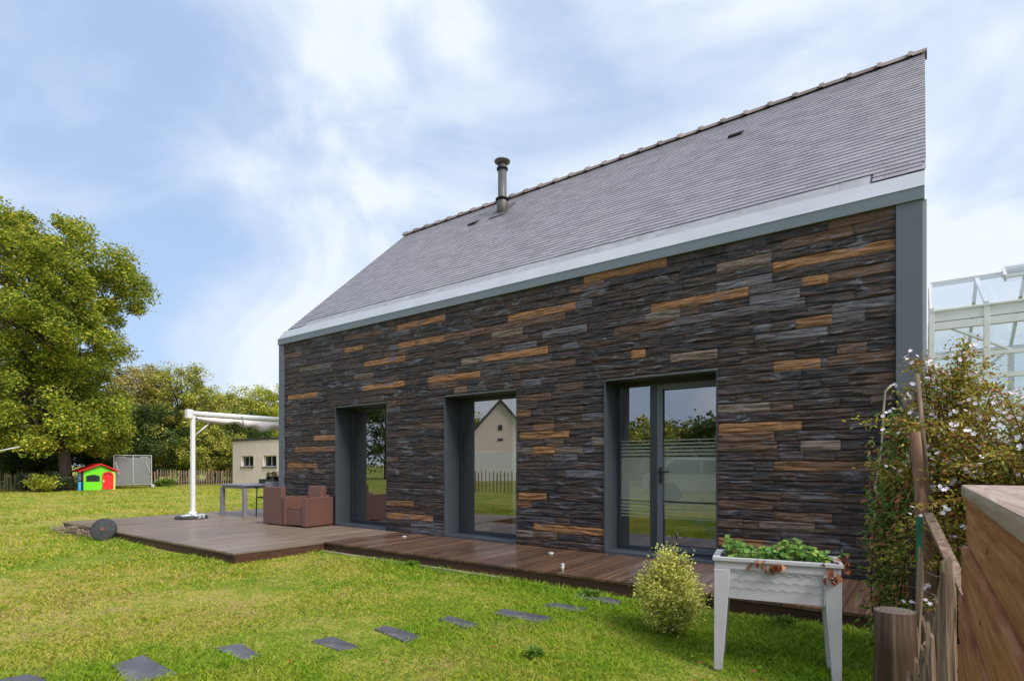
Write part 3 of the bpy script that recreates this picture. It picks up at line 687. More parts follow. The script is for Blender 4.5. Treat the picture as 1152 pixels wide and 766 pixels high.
# underlay below the slates
MB().prism([(.14, RZ + .14 * RS - .0), (3.44, roofz(3.44) - .0), (2 * 3.44 - .02, RZ - .0), (2 * 3.44 - .02, RZ - .09), (3.44, roofz(3.44) - .1), (.14, RZ + .03)], 'x', HX0 - .0, HX1 + .005).build('roof_deck', M['roof_dark'], house)
rd = MB(); x = HX0 - .03; zr = roofz(3.44) + .0
while x < HX1 + .01:
    x1 = min(x + .37, HX1 + .03)
    rad = .095
    vs, fs = [], []
    for i, (xx, rr_) in enumerate(((x, rad + .02), (x + .05, rad + .02), (x + .052, rad), (x1 + .02, rad - .004))):
        for k in range(9):
            a_ = math.pi * k / 8; vs.append((xx, 3.44 + math.cos(a_) * rr_ * 1.15, zr - .045 + math.sin(a_) * rr_))
    fs = [(i * 9 + k, i * 9 + k + 1, (i + 1) * 9 + k + 1, (i + 1) * 9 + k) for i in range(3) for k in range(8)]
    rd.add(vs, fs, True); rd.add([vs[k] for k in range(9)], [list(range(9))])
    rd.lathe([(.03, 0), (.034, .012), (.026, .026), (.01, .032)], (x + .03, 3.44, zr + .055), 8)
    x += .37
rd.build('ridge', M['ridge'], roof)
# verge boards at both gables
for xx in (HX1 - .01, HX0 - .012):
    MB().prism([(.12, RZ + .12 * RS - .12), (.12, RZ + .12 * RS + .002), (3.44, roofz(3.44) + .002), (3.44, roofz(3.44) - .14)], 'x', xx, xx + .018).build('verge', M['zinc'], roof)
# small slate vents
for px, py in ((531, 254), (827, 155)):
    t = 0
    best = min((abs(W(px, py, y=yy).z - roofz(yy)), yy) for yy in np.linspace(.5, 3.4, 120)); p = W(px, py, y=best[1])
    s_, nrm = slope_frame(0); a_ = p + nrm * .02
    v_ = [a_ + Vector((-.1, 0, 0)), a_ + Vector((.1, 0, 0)), a_ + Vector((.1, 0, 0)) + s_ * .2 - nrm * 0, a_ + Vector((-.1, 0, 0)) + s_ * .2]
    v_ = [v_[0] + nrm * .035, v_[1] + nrm * .035, v_[2], v_[3], v_[0] - nrm * .02, v_[1] - nrm * .02]
    MB().add(v_, [(0, 1, 2, 3), (0, 4, 5, 1), (0, 3, 4), (1, 5, 2)]).build('roof_vent', M['black_plastic'], roof)
# flue
fx, fy = -6.98, 2.8; fz = roofz(fy)
ch = MB().lathe([(.115, fz - .2), (.115, fz + .2), (.105, fz + .22), (.09, fz + .26), (.09, fz + .98)], (fx, fy, 0), 24).build('chimney', M['flue'], house)
MB().lathe([(.14, fz + .24), (.14, fz + .262), (.1, fz + .29)], (fx, fy, 0), 24).build('collar', M['black_plastic'], ch)
MB().lathe([(.095, fz + .86), (.118, fz + .865), (.118, fz + .895), (.095, fz + .9)], (fx, fy, 0), 24).build('band', M['black_plastic'], ch)
MB().lathe([(.1, fz + .975), (.16, fz + 1.02), (.165, fz + 1.04), (.12, fz + 1.065), (.01, fz + 1.075)], (fx, fy, 0), 24).build('cap', M['flue'], ch)
s_, nrm = slope_frame(0); o_ = Vector((fx, fy, fz)); fl = MB()
for sx in (-1, 1): fl.bar(o_ + nrm * .025 + s_ * -.12 + Vector((sx * .18, 0, 0)), o_ + nrm * .025 + s_ * .3 + Vector((sx * .18, 0, 0)), .02, .02)
fl.add([o_ + nrm * .03 + s_ * a_ + Vector((b_, 0, 0)) for a_, b_ in ((-.3, -.2), (-.3, .2), (.3, .18), (.3, -.18))], [(0, 1, 2, 3)]); fl.build('flashing', M['flue'], ch)

# windows and door
RD = .38
def opening(x0, x1, kind, lab=None):
    ln = MB()
    ln.box(x0 - .022, x0, -.042, RD, OB, OT + .02, bev=.002).box(x1, x1 + .022, -.012, RD, OB, OT + .02, bev=.002).box(x0, x1, -.065, RD, OT, OT + .016, bev=.002).box(x0, x1, -.04, RD, OB - .02, OB + .03)
    w = ln.build('door' if kind == 'door' else 'window', M['lining_metal'], house)
    if lab: w['label'] = lab
    f = MB(); fy0, fy1 = RD - .1, RD - .03; z0, z1 = OB + .03, OT
    def frame(a_, b_, c_, d_, t=.05, y0=fy0, y1=fy1, mb=f):
        mb.box(a_, a_ + t, y0, y1, c_, d_, bev=.003).box(b_ - t, b_, y0, y1, c_, d_, bev=.003).box(a_ + t, b_ - t, y0 + .001, y1, c_, c_ + t, bev=.003).box(a_ + t, b_ - t, y0 + .001, y1, d_ - t, d_, bev=.003)
    if kind == 'win':
        frame(x0 + .001, x1 - .001, z0, z1, .055)
        f.build('frame', M['dark_frame'], w)
        MB().box(x0 + .05, x1 - .05, RD - .07, RD - .05, z0 + .05, z1 - .05).build('pane', M['glass'], w)
    else:
        xm = x0 + .50
        frame(x0 + .001, xm, z0, z1, .05); frame(xm, x1 - .001, z0, z1, .045)
        f.build('frame', M['dark_frame'], w)
        lf = MB(); frame(xm + .047, x1 - .002, z0 + .02, z1 - .047, .07, fy0 - .012, fy1 - .012, lf)
        lf.build('door_leaf', M['grey_metal'], w)
        MB().box(x0 + .045, xm - .045, RD - .07, RD - .05, z0 + .045, z1 - .045).build('pane', M['glass'], w)
        MB().box(xm + .125, x1 - .06, RD - .075, RD - .055, z0 + .1, z1 - .125).build('pane', M['glass'], w)
        fm = MB(); fz0, fz1 = OB + .66, OB + 1.2
        for a_, b_ in ((x0 + .052, xm - .052), (xm + .119, x1 - .074)):
            fm.box(a_, b_, RD - .0785, RD - .0765, fz0, fz1)
            for k in range(5):
                zz = fz1 + .018 + k * .045; fm.box(a_, b_, RD - .0785, RD - .0765, zz, zz + .031 - k * .004)
                zz = fz0 - .018 - k * .045; fm.box(a_, b_, RD - .0785, RD - .0765, zz - .031 + k * .004, zz)
        fm.build('frosted_film', M['frost'], w)
        hb = MB(); hx = xm + .09; hz = OB + 1.02; y_ = fy0 - .012
        hb.box(hx - .018, hx + .018, y_ - .012, y_, hz - .14, hz + .05, bev=.003).tube([(hx, y_ - .01, hz), (hx, y_ - .05, hz), (hx + .03, y_ - .058, hz), (hx + .13, y_ - .056, hz)], .011, 8)
        hb.lathe([(.013, 0), (.013, .02), (.006, .024)], (hx, y_ - .012, hz - .1), 12, Matrix.Rotation(R(90), 4, 'X'))
        hb.build('handle', M['black_plastic'], w)
opening(*OPEN[0], 'win', 'left window beside the wicker armchairs'); opening(*OPEN[1], 'win', 'middle window'); opening(*OPEN[2], 'door', 'glazed door with frosted stripes and a narrow side light')

def curtain(x0, x1, y, lab):
    v, f = [], []; nn = 40
    for i in range(nn + 1):
        x = x0 + (x1 - x0) * i / nn; dy = .02 * math.sin(i * 1.1)
        v += [(x, y + dy, .13), (x, y + dy, 2.5)]
    f = [(2 * i, 2 * i + 2, 2 * i + 3, 2 * i + 1) for i in range(nn)]
    o = MB().add(v, f, True).build('curtain', M['curtain']); md = o.modifiers.new('thick', 'SOLIDIFY'); md.thickness = .004
    tag(o, lab, 'curtain', 'curtains inside the windows')
curtain(-5.0, -4.6, .46, 'pale curtain inside the right half of the middle window')
curtain(-7.62, -7.38, .52, 'pale curtain inside the right edge of the left window')
# swivel chair seen dimly through the middle window
sc_ = empty('swivel_chair', (-6.35, 1.6, .1), R(30), 'dim swivel chair standing inside behind the middle window', 'chair')
MB().box(-.24, .24, -.23, .23, .44, .52, bev=.03).build('seat', M['table_top'], sc_)
MB().box(-.22, .22, .2, .26, .6, 1.1, bev=.03).build('backrest', M['table_top'], sc_)
MB().tube([(0, 0, .1), (0, 0, .45)], .03).tube([(0, .2, .45), (0, .26, .65)], .02).build('post', M['steel'], sc_)
b_ = MB()
for k in range(5): b_.tube([(0, 0, .12), (.28 * math.cos(k * 1.257), .28 * math.sin(k * 1.257), .04)], [.02, .014], 6)
b_.build('base', M['steel'], sc_)

# downpipe
dp = MB().tube([(-.155, -.13, 1.62), (-.155, -.13, .02)], .055, 16).tube([(-.155, -.03, 1.86), (-.155, -.06, 1.8), (-.155, -.13, 1.62)], .05, 12)
dpo = dp.build('downpipe', M['black_plastic'], house)
for z in (1.5, 1.2, .6):
    MB().lathe([(.062, z), (.062, z + .03)], (-.155, -.13, 0), 16).build('clip', M['steel'], dpo)
pts = [W(1003, 433, y=-.16), W(996, 440, y=-.16), W(994, 460, y=-.15), W(992, 500, y=-.13), W(988, 530, y=-.12), W(984, 548, y=-.11), W(988, 560, y=-.13), W(997, 564, y=-.16)]
tag(MB().tube(pts, .009, 8).build('cable', M['cable']), 'loose beige cable looping down the stone wall by the downpipe', 'cable')

# ------------------------------------------------------------------ awning on the deck
aw = empty('patio_awning', (-12.12, -.98, .12), 0, 'white free standing awning frame with folded cream canopy on the deck', 'awning')
def post(y): return MB().box(-.036, .036, y - .036, y + .036, .03, 2.12, bev=.008).build('post', M['white_paint'], aw)
post(0); post(3.3)
b_ = MB().tube([(0, y, z) for y, z in ((-.12, 2.17), (3.5, 2.17))], .045, 12)
b_.box(-.06, .06, -.13, -.02, 2.06, 2.24, bev=.01).box(-.02, .02, 0, 3.4, 2.06, 2.1)
b_.build('beam', M['white_paint'], aw)
for pp in ([(0, .05, 1.72), (0, .42, 2.06)], [(0, 3.25, 1.72), (0, 2.9, 2.06)]):
    MB().tube(pp, .014, 8).build('brace', M['white_paint'], aw)
v, f = [], []; ny = 60; prof = 9
for i in range(ny + 1):
    y = .05 + 3.25 * i / ny; sag = .05 + .13 * min(1, i / 25) + .035 * math.sin(i * .75) * min(1, i / 20) + .03 * math.sin(i * .29)
    for k in range(prof):
        a_ = math.pi * 2 * k / prof; v.append((.1 * math.cos(a_), y, 2.09 - sag / 2 + sag / 2 * math.sin(a_) + .008 * math.sin(k * 3 + i * .9)))
f = [(i * prof + k, i * prof + (k + 1) % prof, (i + 1) * prof + (k + 1) % prof, (i + 1) * prof + k) for i in range(ny) for k in range(prof)]
MB().add(v, f, True).build('canopy', M['white_canvas'], aw)
for y in (1.0, 2.0, 2.95):
    MB().tube([(.115 * math.cos(t), y + .0, 2.04 + .14 * math.sin(t)) for t in np.linspace(0, 2 * math.pi, 13)], .008, 6, cap=False).build('strap', M['rubber'], aw)
for y in (0, 3.3):
    MB().lathe([(.3, 0), (.31, .02), (.29, .05), (.1, .055)], (-.06, y, 0), 28).build('base_ring', M['rubber'], aw)
    MB().box(-.25, .22, y - .05, y + .05, .056, .08, bev=.01).box(-.05, .05, y - .22, y + .22, .057, .078, bev=.01).lathe([(.08, .08), (.075, .14)], (0, y, 0), 14).build('foot', M['white_paint'], aw)
wm = MB()
for dy in (-.04, .04): wm.lathe([(.05, -.012), (.05, .012)], (.36, dy + .0, .05), 14, Matrix.Rotation(R(90), 4, 'X'))
wm.tube([(.2, 0, .06), (.36, 0, .05)], .012, 6); wm.build('wheel', M['steel'], aw)

# ------------------------------------------------------------------ garden table, chair, pots
tb = empty('garden_table', (-11.96, .55, .12), 0, 'grey rectangular garden table on the deck behind the awning post', 'table')
MB().box(-.52, .52, -.82, .82, .655, .685, bev=.005).build('tabletop', M['table_grey'], tb)
MB().box(-.48, .48, -.78, .78, .6, .655).build('table_frame', M['table_grey'], tb)
for sx in (-1, 1):
    for sy in (-1, 1): MB().box(sx * .47 - .04, sx * .47 + .04, sy * .77 - .04, sy * .77 + .04, 0, .6, bev=.006).build('leg', M['table_grey'], tb)
cb = empty('sling_chair', (-11.22, .25, .12), R(84), 'black sling garden chair at the grey table', 'chair')
MB().box(-.24, .24, -.22, .22, .4, .43, bev=.01).build('seat', M['black_metal'], cb)
MB().box(-.24, .24, -.27, -.25, .45, .73, Matrix.Rotation(R(-6), 4, 'X'), bev=.008).build('backrest', M['table_grey'], cb)
for sx in (-1, 1):
    MB().tube([(sx * .25, .24, 0), (sx * .25, .22, .42), (sx * .25, .2, .62)], .013, 8).build('leg', M['black_metal'], cb)
    MB().tube([(sx * .25, -.22, 0), (sx * .25, -.23, .42), (sx * .25, -.3, .73)], .013, 8).build('leg', M['black_metal'], cb)
    MB().tube([(sx * .26, .22, .62), (sx * .26, 0, .64), (sx * .26, -.27, .63)], .016, 8).build('armrest', M['black_metal'], cb)
tq = Vector((-11.8, .62, 0)); tp = empty('plant_trough', (tq.x, tq.y, .806), 0, 'dark shallow trough filled with pots on the grey garden table', 'trough')
mb = MB().box(-.32, .32, -.18, .18, 0, .02).box(-.32, .32, -.18, -.165, .02, .1).box(-.32, .32, .165, .18, .02, .1).box(-.32, -.305, -.165, .165, .02, .1).box(.305, .32, -.165, .165, .02, .1)
mb.build('tray', M['black_metal'], tp)
pn = [('small brown clay pot at the left of the dark trough', 'terracotta'), ('cream pot in the left middle of the dark trough', 'cream_pot'), ('brown clay pot in the right middle of the dark trough', 'terracotta'), ('cream pot at the right end of the dark trough', 'cream_pot')]
for k, (lb, mt) in enumerate(pn):
    e_ = empty('flower_pot', (tq.x - .22 + k * .15, tq.y + .03 * (k % 2), .828), 0, lb, 'pot', 'pots in the trough on the table')
    hh_ = .12 + .04 * (k % 2)
    MB().lathe([(.04, 0), (.055, hh_), (.063, hh_), (.063, hh_ + .02), (.05, hh_ + .02), (.048, hh_)], (0, 0, 0), 16).build('pot', M[mt], e_)
    P = rng.normal(size=(40, 3)) * np.array([.016, .016, .024]) + np.array([0, 0, hh_ + .05])
    leaf_mesh('plant', P, .05, M['dead_leaf' if k % 2 else 'hedge_olive'], e_)

# ------------------------------------------------------------------ wicker armchairs
def armchair(loc, rz, label):
    e_ = empty('wicker_armchair', loc, rz, label, 'armchair', 'wicker armchairs on the deck')
    wmt = M['wicker']    # faces -Y
    MB().box(-.22, .22, -.28, .22, .03, .30, bev=.01).build('seat', wmt, e_)
    MB().box(-.215, .215, -.275, .2, .302, .345, bev=.018).build('cushion', M['table_grey'] if False else wmt, e_)
    for sx in (-1, 1):
        MB().box(sx * .225, sx * .325, -.3, .3, .02, .525, bev=.014).build('armrest', wmt, e_)
    MB().box(-.222, .222, .2, .3, .02, .56, bev=.014).build('backrest', wmt, e_)
    MB().box(-.2, .2, .09, .2, .36, .74, Matrix.Translation((0, -.02, 0)) @ Matrix.Rotation(R(-7), 4, 'X'), bev=.03).build('back_cushion', wmt, e_)
    for sx in (-1, 1):
        for sy in (-1, 1): MB().lathe([(.02, 0), (.02, .025)], (sx * .28, sy * .26, 0), 10).build('foot', M['black_plastic'], e_)
    return e_
armchair((-9.02, -.36, .12), R(4), 'brown wicker armchair against the wall left of the first window, facing the lawn')
e2 = empty('wicker_armchair', (-9.66, -.36, .12), R(182), 'brown wicker armchair with its high back turned to the lawn', 'armchair', 'wicker armchairs on the deck')
wmt = M['wicker']
MB().box(-.19, .19, -.25, .2, .03, .30, bev=.01).build('seat', wmt, e2)
for sx in (-1, 1): MB().box(sx * .2, sx * .29, -.27, .235, .02, .5, bev=.014).build('armrest', wmt, e2)
MB().box(-.29, .29, .237, .33, .02, .7, bev=.014).build('backrest', wmt, e2)
for sx in (-1, 1):
    for sy in (-1, 1): MB().lathe([(.02, 0), (.02, .025)], (sx * .24, sy * .23, 0), 10).build('foot', M['black_plastic'], e2)

# ------------------------------------------------------------------ grindstone, sticks, garden light
gs = empty('grindstone', (-10.72, -3.0, 0), R(48), 'round dark grindstone leaning on the front edge of the deck', 'grindstone')
Mt = Matrix.Translation((0, .06, .17)) @ Matrix.Rotation(R(90 - 20), 4, 'X')
MB().lathe([(.03, -.03), (.17, -.03), (.188, -.018), (.188, .018), (.17, .03), (.03, .03)], (0, 0, 0), 40, Mt).build('disc', M['millstone'], gs)
MB().lathe([(.034, -.045), (.034, .045)], (0, 0, 0), 12, Mt).build('hub', M['rust'], gs)
mb = MB()
for k in range(110):
    c = Vector((random.uniform(-12.9, -11.1), -2.96 + random.gauss(0, .07), random.uniform(.0, .1))); a_ = random.uniform(-.9, .9) + (math.pi if random.random() < .5 else 0); L_ = random.uniform(.1, .35)
    d = Vector((math.cos(a_), math.sin(a_) * .5, random.uniform(-.12, .2))) * L_
    mb.tube([c, c + d * .5 + Vector((0, 0, random.uniform(0, .03))), c + d], [.008, .006, .004], 5)
tag(mb.build('stick_pile', M['far_picket']), 'heap of dry sticks against the deck edge left of the grindstone', 'stick pile')
p = W(633, 655, z=0); e_ = empty('garden_light', (p.x, p.y, 0), 0, 'small silver spike light in the grass by the deck', 'garden light')
MB().tube([(0, 0, -.03), (0, 0, .16)], .005, 8).build('spike', M['steel'], e_)
MB().lathe([(.008, .1), (.017, .16), (.018, .185)], (0, 0, 0), 14).build('shade', M['curtain'], e_)
MB().lathe([(.021, .185), (.022, .192), (.012, .2)], (0, 0, 0), 14).build('cap', M['steel'], e_)

# ------------------------------------------------------------------ raised planter table
pl = empty('planter', (-.725, -2.665, 0), R(12), 'grey white plastic planter on four legs with wavy front, in the grass', 'planter')
pw, pd, ph = .325, .15, .665
mb = MB()
mb.box(-pw, pw, -pd, -pd + .012, .42, ph - .02).box(-pw, pw, pd - .012, pd, .42, ph - .02).box(-pw, -pw + .012, -pd + .012, pd - .012, .42, ph - .02).box(pw - .012, pw, -pd + .012, pd - .012, .42, ph - .02).box(-pw + .012, pw - .012, -pd + .012, pd - .012, .44, .46)
mb.build('trough', M['planter_plastic'], pl, bevel=.002)
rm = MB(); o1, i1 = .02, .018
for (a_, b_, c_, d_) in ((-pw - o1, pw + o1, -pd - o1, -pd + i1), (-pw - o1, pw + o1, pd - i1, pd + o1), (-pw - o1, -pw + i1, -pd + i1, pd - i1), (pw - i1, pw + o1, -pd + i1, pd - i1)):
    rm.box(a_, b_, c_, d_, ph - .022, ph, bev=.004)
rm.box(-pw - .008, pw + .008, -pd - .008, -pd, ph - .07, ph - .022).box(-pw - .008, -pw, -pd, pd, ph - .07, ph - .022).box(pw, pw + .008, -pd, pd, ph - .07, ph - .022)
rm.build('rim', M['planter_plastic'], pl)
wv = MB(); x0, x1 = -pw + .085, pw - .085
for zz in (.575, .53, .485):
    pts = []
    for i in range(61):
        t = i / 60; ph_ = (t * 7.5) % 1; pts.append((x0 + (x1 - x0) * t, -pd - .0055, zz + .013 * abs(math.sin(math.pi * (t * 7.5))) ))
    wv.tube(pts, .0014, 6)
wv.bar((x0 - .012, -pd - .006, .605), (x1 + .012, -pd - .006, .605), .007, .007).bar((x0 - .012, -pd - .006, .425), (x0 - .012, -pd - .006, .605), .006, .006).bar((x1 + .012, -pd - .006, .425), (x1 + .012, -pd - .006, .605), .006, .006)
wv.build('wave_relief', M['planter_plastic'], pl)
for sx in (-1, 1):
    for sy in (-1, 1):
        t0, t1 = .092, .046; zt = ph - .072; vs = []
        for z, wd_, dd_, sp in ((-.02, t1, .04, 0.), (.42, t0 - .012, .055, 0), (zt, t0, .06, 0)):
            xo = sx * (pw + .012); yo = sy * (pd + .012)
            xi = xo - sx * wd_; yi = yo - sy * dd_
            vs += [(xo, yo, z), (xi, yo, z), (xi, yi, z), (xo, yi, z)]
        fs = [(0, 1, 2, 3), (8, 9, 10, 11)] + [(l * 4 + k, l * 4 + (k + 1) % 4, l * 4 + 4 + (k + 1) % 4, l * 4 + 4 + k) for l in (0, 1) for k in range(4)]
        MB().add(vs, fs).build('leg', M['planter_plastic'], pl, bevel=.004)
MB().box(-pw + .013, pw - .013, -pd + .013, pd - .013, .462, ph - .05).build('soil', M['soil'], pl)
sb = empty('strawberry_plant', (-.725, -2.665, ph - .05), R(12), 'low green strawberry plants filling the planter trough', 'plant')
n = 620; P = np.stack([rng.uniform(-pw + .04, pw - .03, n), rng.uniform(-pd + .03, pd - .02, n), rng.uniform(.0, .1, n) * (1 + .0)], 1)
P[:, 2] += .03 * np.sin(P[:, 0] * 17) + .015
P2 = np.array([(.1, .0, .13), (.12, .02, .15), (.09, .03, .12), (.11, -.02, .16), (.36, .05, .09), (.38, .02, .08), (.35, .08, .06)])
def round_leaves(name, P, size, mat, parent, up=1.2):
    n = len(P); nrm = rng.normal(size=(n, 3)) * .55; nrm[:, 2] = np.abs(nrm[:, 2]) + up * .6; nrm[:, 1] -= .25; nrm = unit(nrm)
    d = unit(np.cross(nrm, rng.normal(size=(n, 3)))); w = np.cross(nrm, d); s = (size * rng.uniform(.6, 1.25, n))[:, None]; vs = [P]
    K = 9
    for k in range(K):
        a_ = 2 * math.pi * k / K; rr_ = (1 if k % 2 else .86); vs.append(P + (d * math.cos(a_) + w * math.sin(a_)) * s * rr_ + nrm * s * (.22 * rr_ + .05 * math.sin(k * 2)))
    V = np.stack(vs, 1).reshape(-1, 3); i = np.arange(n)[:, None] * (K + 1)
    F = np.concatenate([i + np.array([[0, k + 1, (k + 1) % K + 1]]) for k in range(K)], 1).reshape(-1, 3)
    return np_mesh(name, V, F, mat, parent, smooth=True)
round_leaves('leaves', np.concatenate([P, P2]), .0175, M['strawberry'], sb)
st = MB()
for q in P[::2]: st.tube([(q[0] * .9, q[1] * .8, -.03), tuple(q)], .0014, 4)
st.build('stems', M['weed'], sb)
P = np.concatenate([rng.normal(size=(16, 3)) * [.04, .014, .018] + [-.055, -pd - .018, .035], rng.normal(size=(14, 3)) * [.02, .012, .03] + [.29, -pd - .03, -.0], rng.normal(size=(14, 3)) * [.015, .03, .025] + [pw + .03, -.02, .045], rng.normal(size=(5, 3)) * [.01, .01, .01] + [-.24, .0, .06]])
dd = np.tile(np.array([[0, -.3, -1.]]), (len(P), 1))
leaf_mesh('dead_leaves', P, .05, M['dead_leaf'], sb, up=.0, aspect=.7, dirs=dd, bend=.3)

# ------------------------------------------------------------------ plants near the camera
def shrub(name, label, cat, loc, rad, hgt, nst, nlf, lsize, leaf, wood='twig', aspect=.5, up=.5, spread=1., group=None):
    e_ = empty(name, loc, 0, label, cat, group); mb = MB(); P, Dr = [], []
    for k in range(nst):
        a_ = random.uniform(0, 6.283); rr_ = math.sqrt(random.random()); tz = hgt * (1 - .55 * rr_ ** 2) * random.uniform(.72, 1.02)
        tip = Vector((math.cos(a_) * rad[0] * rr_, math.sin(a_) * rad[1] * rr_, tz)); mid = Vector((tip.x * .35, tip.y * .35, tz * .5)) * 1
        b0 = Vector((math.cos(a_) * .03 * spread, math.sin(a_) * .03 * spread, -.02)); pts = []
        for t in np.linspace(0, 1, 7): pts.append(b0 * (1 - t) ** 2 + mid * 2 * t * (1 - t) + tip * t * t)
        mb.tube(pts, [max(.0012, .006 * hgt * (1 - t)) for t in np.linspace(0, .9, 7)], 5)
        for q in range(nlf):
            t = random.uniform(.3, 1.03); p = b0 * (1 - t) ** 2 + mid * 2 * t * (1 - t) + tip * t * t
            s_ = .09 * hgt * (1.1 - .6 * t); P.append(p + Vector((random.gauss(0, s_), random.gauss(0, s_), random.gauss(0, s_)))); Dr.append(tip.normalized())
    P = [(x, y, max(z, .03)) for x, y, z in P]
    mb.build('stems', M[wood], e_)
    leaf_mesh('foliage', np.array(P), lsize, M[leaf], e_, up=up, aspect=aspect, dirs=np.array([tuple(d) for d in Dr]) * .8)
    return e_
shrub('variegated_shrub', 'rounded pale yellow variegated shrub beside the planter', 'shrub', (-1.5, -2.36, 0), (.25, .24), .62, 110, 150, .021, 'variegated', aspect=.5)

# creeper climbing by the wall corner
cr = empty('creeper', (-.15, -1.85, 0), 0, 'green and reddish creeper climbing beside the brown stake', 'climbing plant')
P, mb = [], MB()
for k in range(22):
    x = random.uniform(-.1, .08); pts = [Vector((x, random.gauss(0, .05), 0))]
    for i in range(random.choice((7, 8, 9, 9)) if x > -.03 else random.choice((5, 6, 7))): pts.append(pts[-1] + Vector((random.gauss(.003, .014), random.gauss(0, .03), .165)))
    mb.tube(pts, .004, 5)
    for q in pts[1:]:
        for _ in range(26):
            P.append(q + Vector((random.gauss(0., .032), random.gauss(0, .06), random.gauss(0, .06))))
mb.build('stems', M['twig'], cr)
P = np.array([tuple(p) for p in P]); leaf_mesh('foliage', P, .042, M['vine'], cr, up=.2, aspect=.42, dirs=np.tile([[-.5, -.3, -.5]], (len(P), 1)))

# flowering abelia behind the timber bed
def arching(name, label, loc, stems, leafmat, flowers, sx=.95, sy=.7, h0=.9, h1=1.85, nl=320, ls=.022):
    e_ = empty(name, loc, 0, label, 'shrub'); mb = MB(); P, D, Fl = [], [], []
    for k in range(stems):
        a_ = random.uniform(0, 6.283); rr_ = random.uniform(.15, 1.0); H = random.uniform(h0, h1) - .3 * rr_
        base = Vector((math.cos(a_) * .12, math.sin(a_) * .12, 0)); tip = Vector((math.cos(a_) * rr_ * sx, math.sin(a_) * rr_ * sy, H - random.uniform(0, .25)))
        mid = Vector((tip.x * .3, tip.y * .3, H * 1.05)); prev = None; pts = []
        for t in np.linspace(0, 1, 11): pts.append(base * (1 - t) ** 2 + mid * 2 * t * (1 - t) + tip * t * t)
        mb.tube(pts, [.006 * (1 - .8 * i / 10) for i in range(11)], 5)
        for q in range(nl):
            t = .18 + .84 * q / nl; p = base * (1 - t) ** 2 + mid * 2 * t * (1 - t) + tip * t * t; d = (mid - base) * (1 - t) + (tip - mid) * t; d.normalize()
            s = Vector((random.gauss(0, 1), random.gauss(0, 1), random.gauss(0, .7))).normalized(); off = random.random() ** 2 * .11
            P.append(p + s * off); D.append(d * .7 + s)
        if random.random() < flowers:
            for _ in range(random.randint(1, 3)): Fl.append(pts[-random.randint(1, 4)] + Vector((random.gauss(0, .05), random.gauss(0, .05), random.gauss(0, .05))))
    mb.build('stems', M['twig'], e_)
    leaf_mesh('foliage', np.array([tuple(p) for p in P]), ls, M[leafmat], e_, up=.4, aspect=.5, dirs=np.array([tuple(d) for d in D]))
    FV = []
    for c in Fl:
        for _ in range(random.randint(3, 5)):
            FV.append(c + Vector((random.gauss(0, .018), random.gauss(0, .018), random.gauss(0, .015))))
    # five petalled small flowers
    V, F = [], []
    for c in FV:
        nrm = Vector((random.gauss(0, .5), random.gauss(-.6, .4), random.uniform(.1, 1))).normalized(); u = nrm.orthogonal().normalized(); v_ = nrm.cross(u); s = random.uniform(.009, .013)
        for k in range(5):
            a_ = 2 * math.pi * k / 5; d = u * math.cos(a_) + v_ * math.sin(a_); w_ = (v_ * math.cos(a_) - u * math.sin(a_)); b = len(V)
            V += [tuple(c), tuple(c + d * s * .7 + w_ * s * .42 + nrm * s * .3), tuple(c + d * s * 1.2 + nrm * s * .25), tuple(c + d * s * .7 - w_ * s * .42 + nrm * s * .3)]; F.append((b, b + 1, b + 2, b + 3))
    if V: np_mesh('flowers', V, F, M['petal'], e_)
    return e_
arching('flowering_shrub', 'loose arching shrub with small pale pink flowers behind the timber bed', (.62, -2.35, 0), 190, 'abelia', .85)
arching('flowering_shrub', 'arching shrub leaning over the corner of the grey post behind the stakes', (.16, -2.0, 0), 70, 'abelia', .6, .34, .3, 1.5, 2.1, 260)['category'] = 'shrub'
# weeds
for px, py, sz, lb in ((885, 700, .12, 'leafy green weed in the shade under the planter'), (664, 667, .1, 'bright weed growing over a slab by the deck'), (465, 632, .09, 'low blue green weed at the deck edge below the windows'), (600, 734, .07, 'rosette weed in the front lawn')):
    q = W(px, py + 4, z=0); shrub('weed', lb, 'weed', (q.x, q.y, 0), (sz, sz), sz * .6, 16, 12, .035, 'weed', 'weed', aspect=.4, spread=.3, group='weeds in the lawn')
q = W(326, 743, z=.03); leaf_mesh('fallen_leaf', np.array([[0, 0, 0], [.02, .01, .004]]), .05, M['orange_leaf'], up=3, loc=(q.x, q.y, .02))
tag(bpy.context.scene.objects['fallen_leaf'], 'single orange leaf lying on the front lawn', 'leaf')

# ------------------------------------------------------------------ log, stakes, chestnut fence
q = Vector((-.112, -3.0, 0))
lg = MB().tube([(0, 0, -.05), (0, 0, .1), (.004, 0, .3), (0, .003, .5)], [.098, .093, .09, .088], 28, jit=.06, capmi=1)
tag(lg.build('log_post', [M['log'], M['log_end']], loc=q), 'short thick round log standing upright in the grass at the right', 'log')
def stake(name, label, cat, pa, pb, da, db, ra, rb, mat, cut=0, grp=None, seg=10):
    a_ = W(*pa, d=da); b_ = W(*pb, d=db); c = Vector((b_.x, b_.y, b_.z))
    pts = [c.lerp(a_, t) + Vector((random.gauss(0, .006), random.gauss(0, .006), 0)) * (0 < t < 1) for t in (0, .25, .5, .75, 1)]
    o = MB().tube([p - c for p in pts], [rb + (ra - rb) * t for t in (0, .25, .5, .75, 1)], seg, jit=.12).build(name, M[mat], loc=c)
    return tag(o, label, cat, grp)
stake('wooden_stake', 'thick brown round stake leaning at the end of the chestnut fence', 'stake', (1029, 486), (1053, 830), 3.2, 3.0, .028, .033, 'brown_post', grp='stakes by the fence')
stake('wooden_stake', 'dark rough stake standing left of the green metal stake', 'stake', (1026, 590), (1030, 800), 3.45, 3.3, .022, .026, 'log', grp='stakes by the fence')
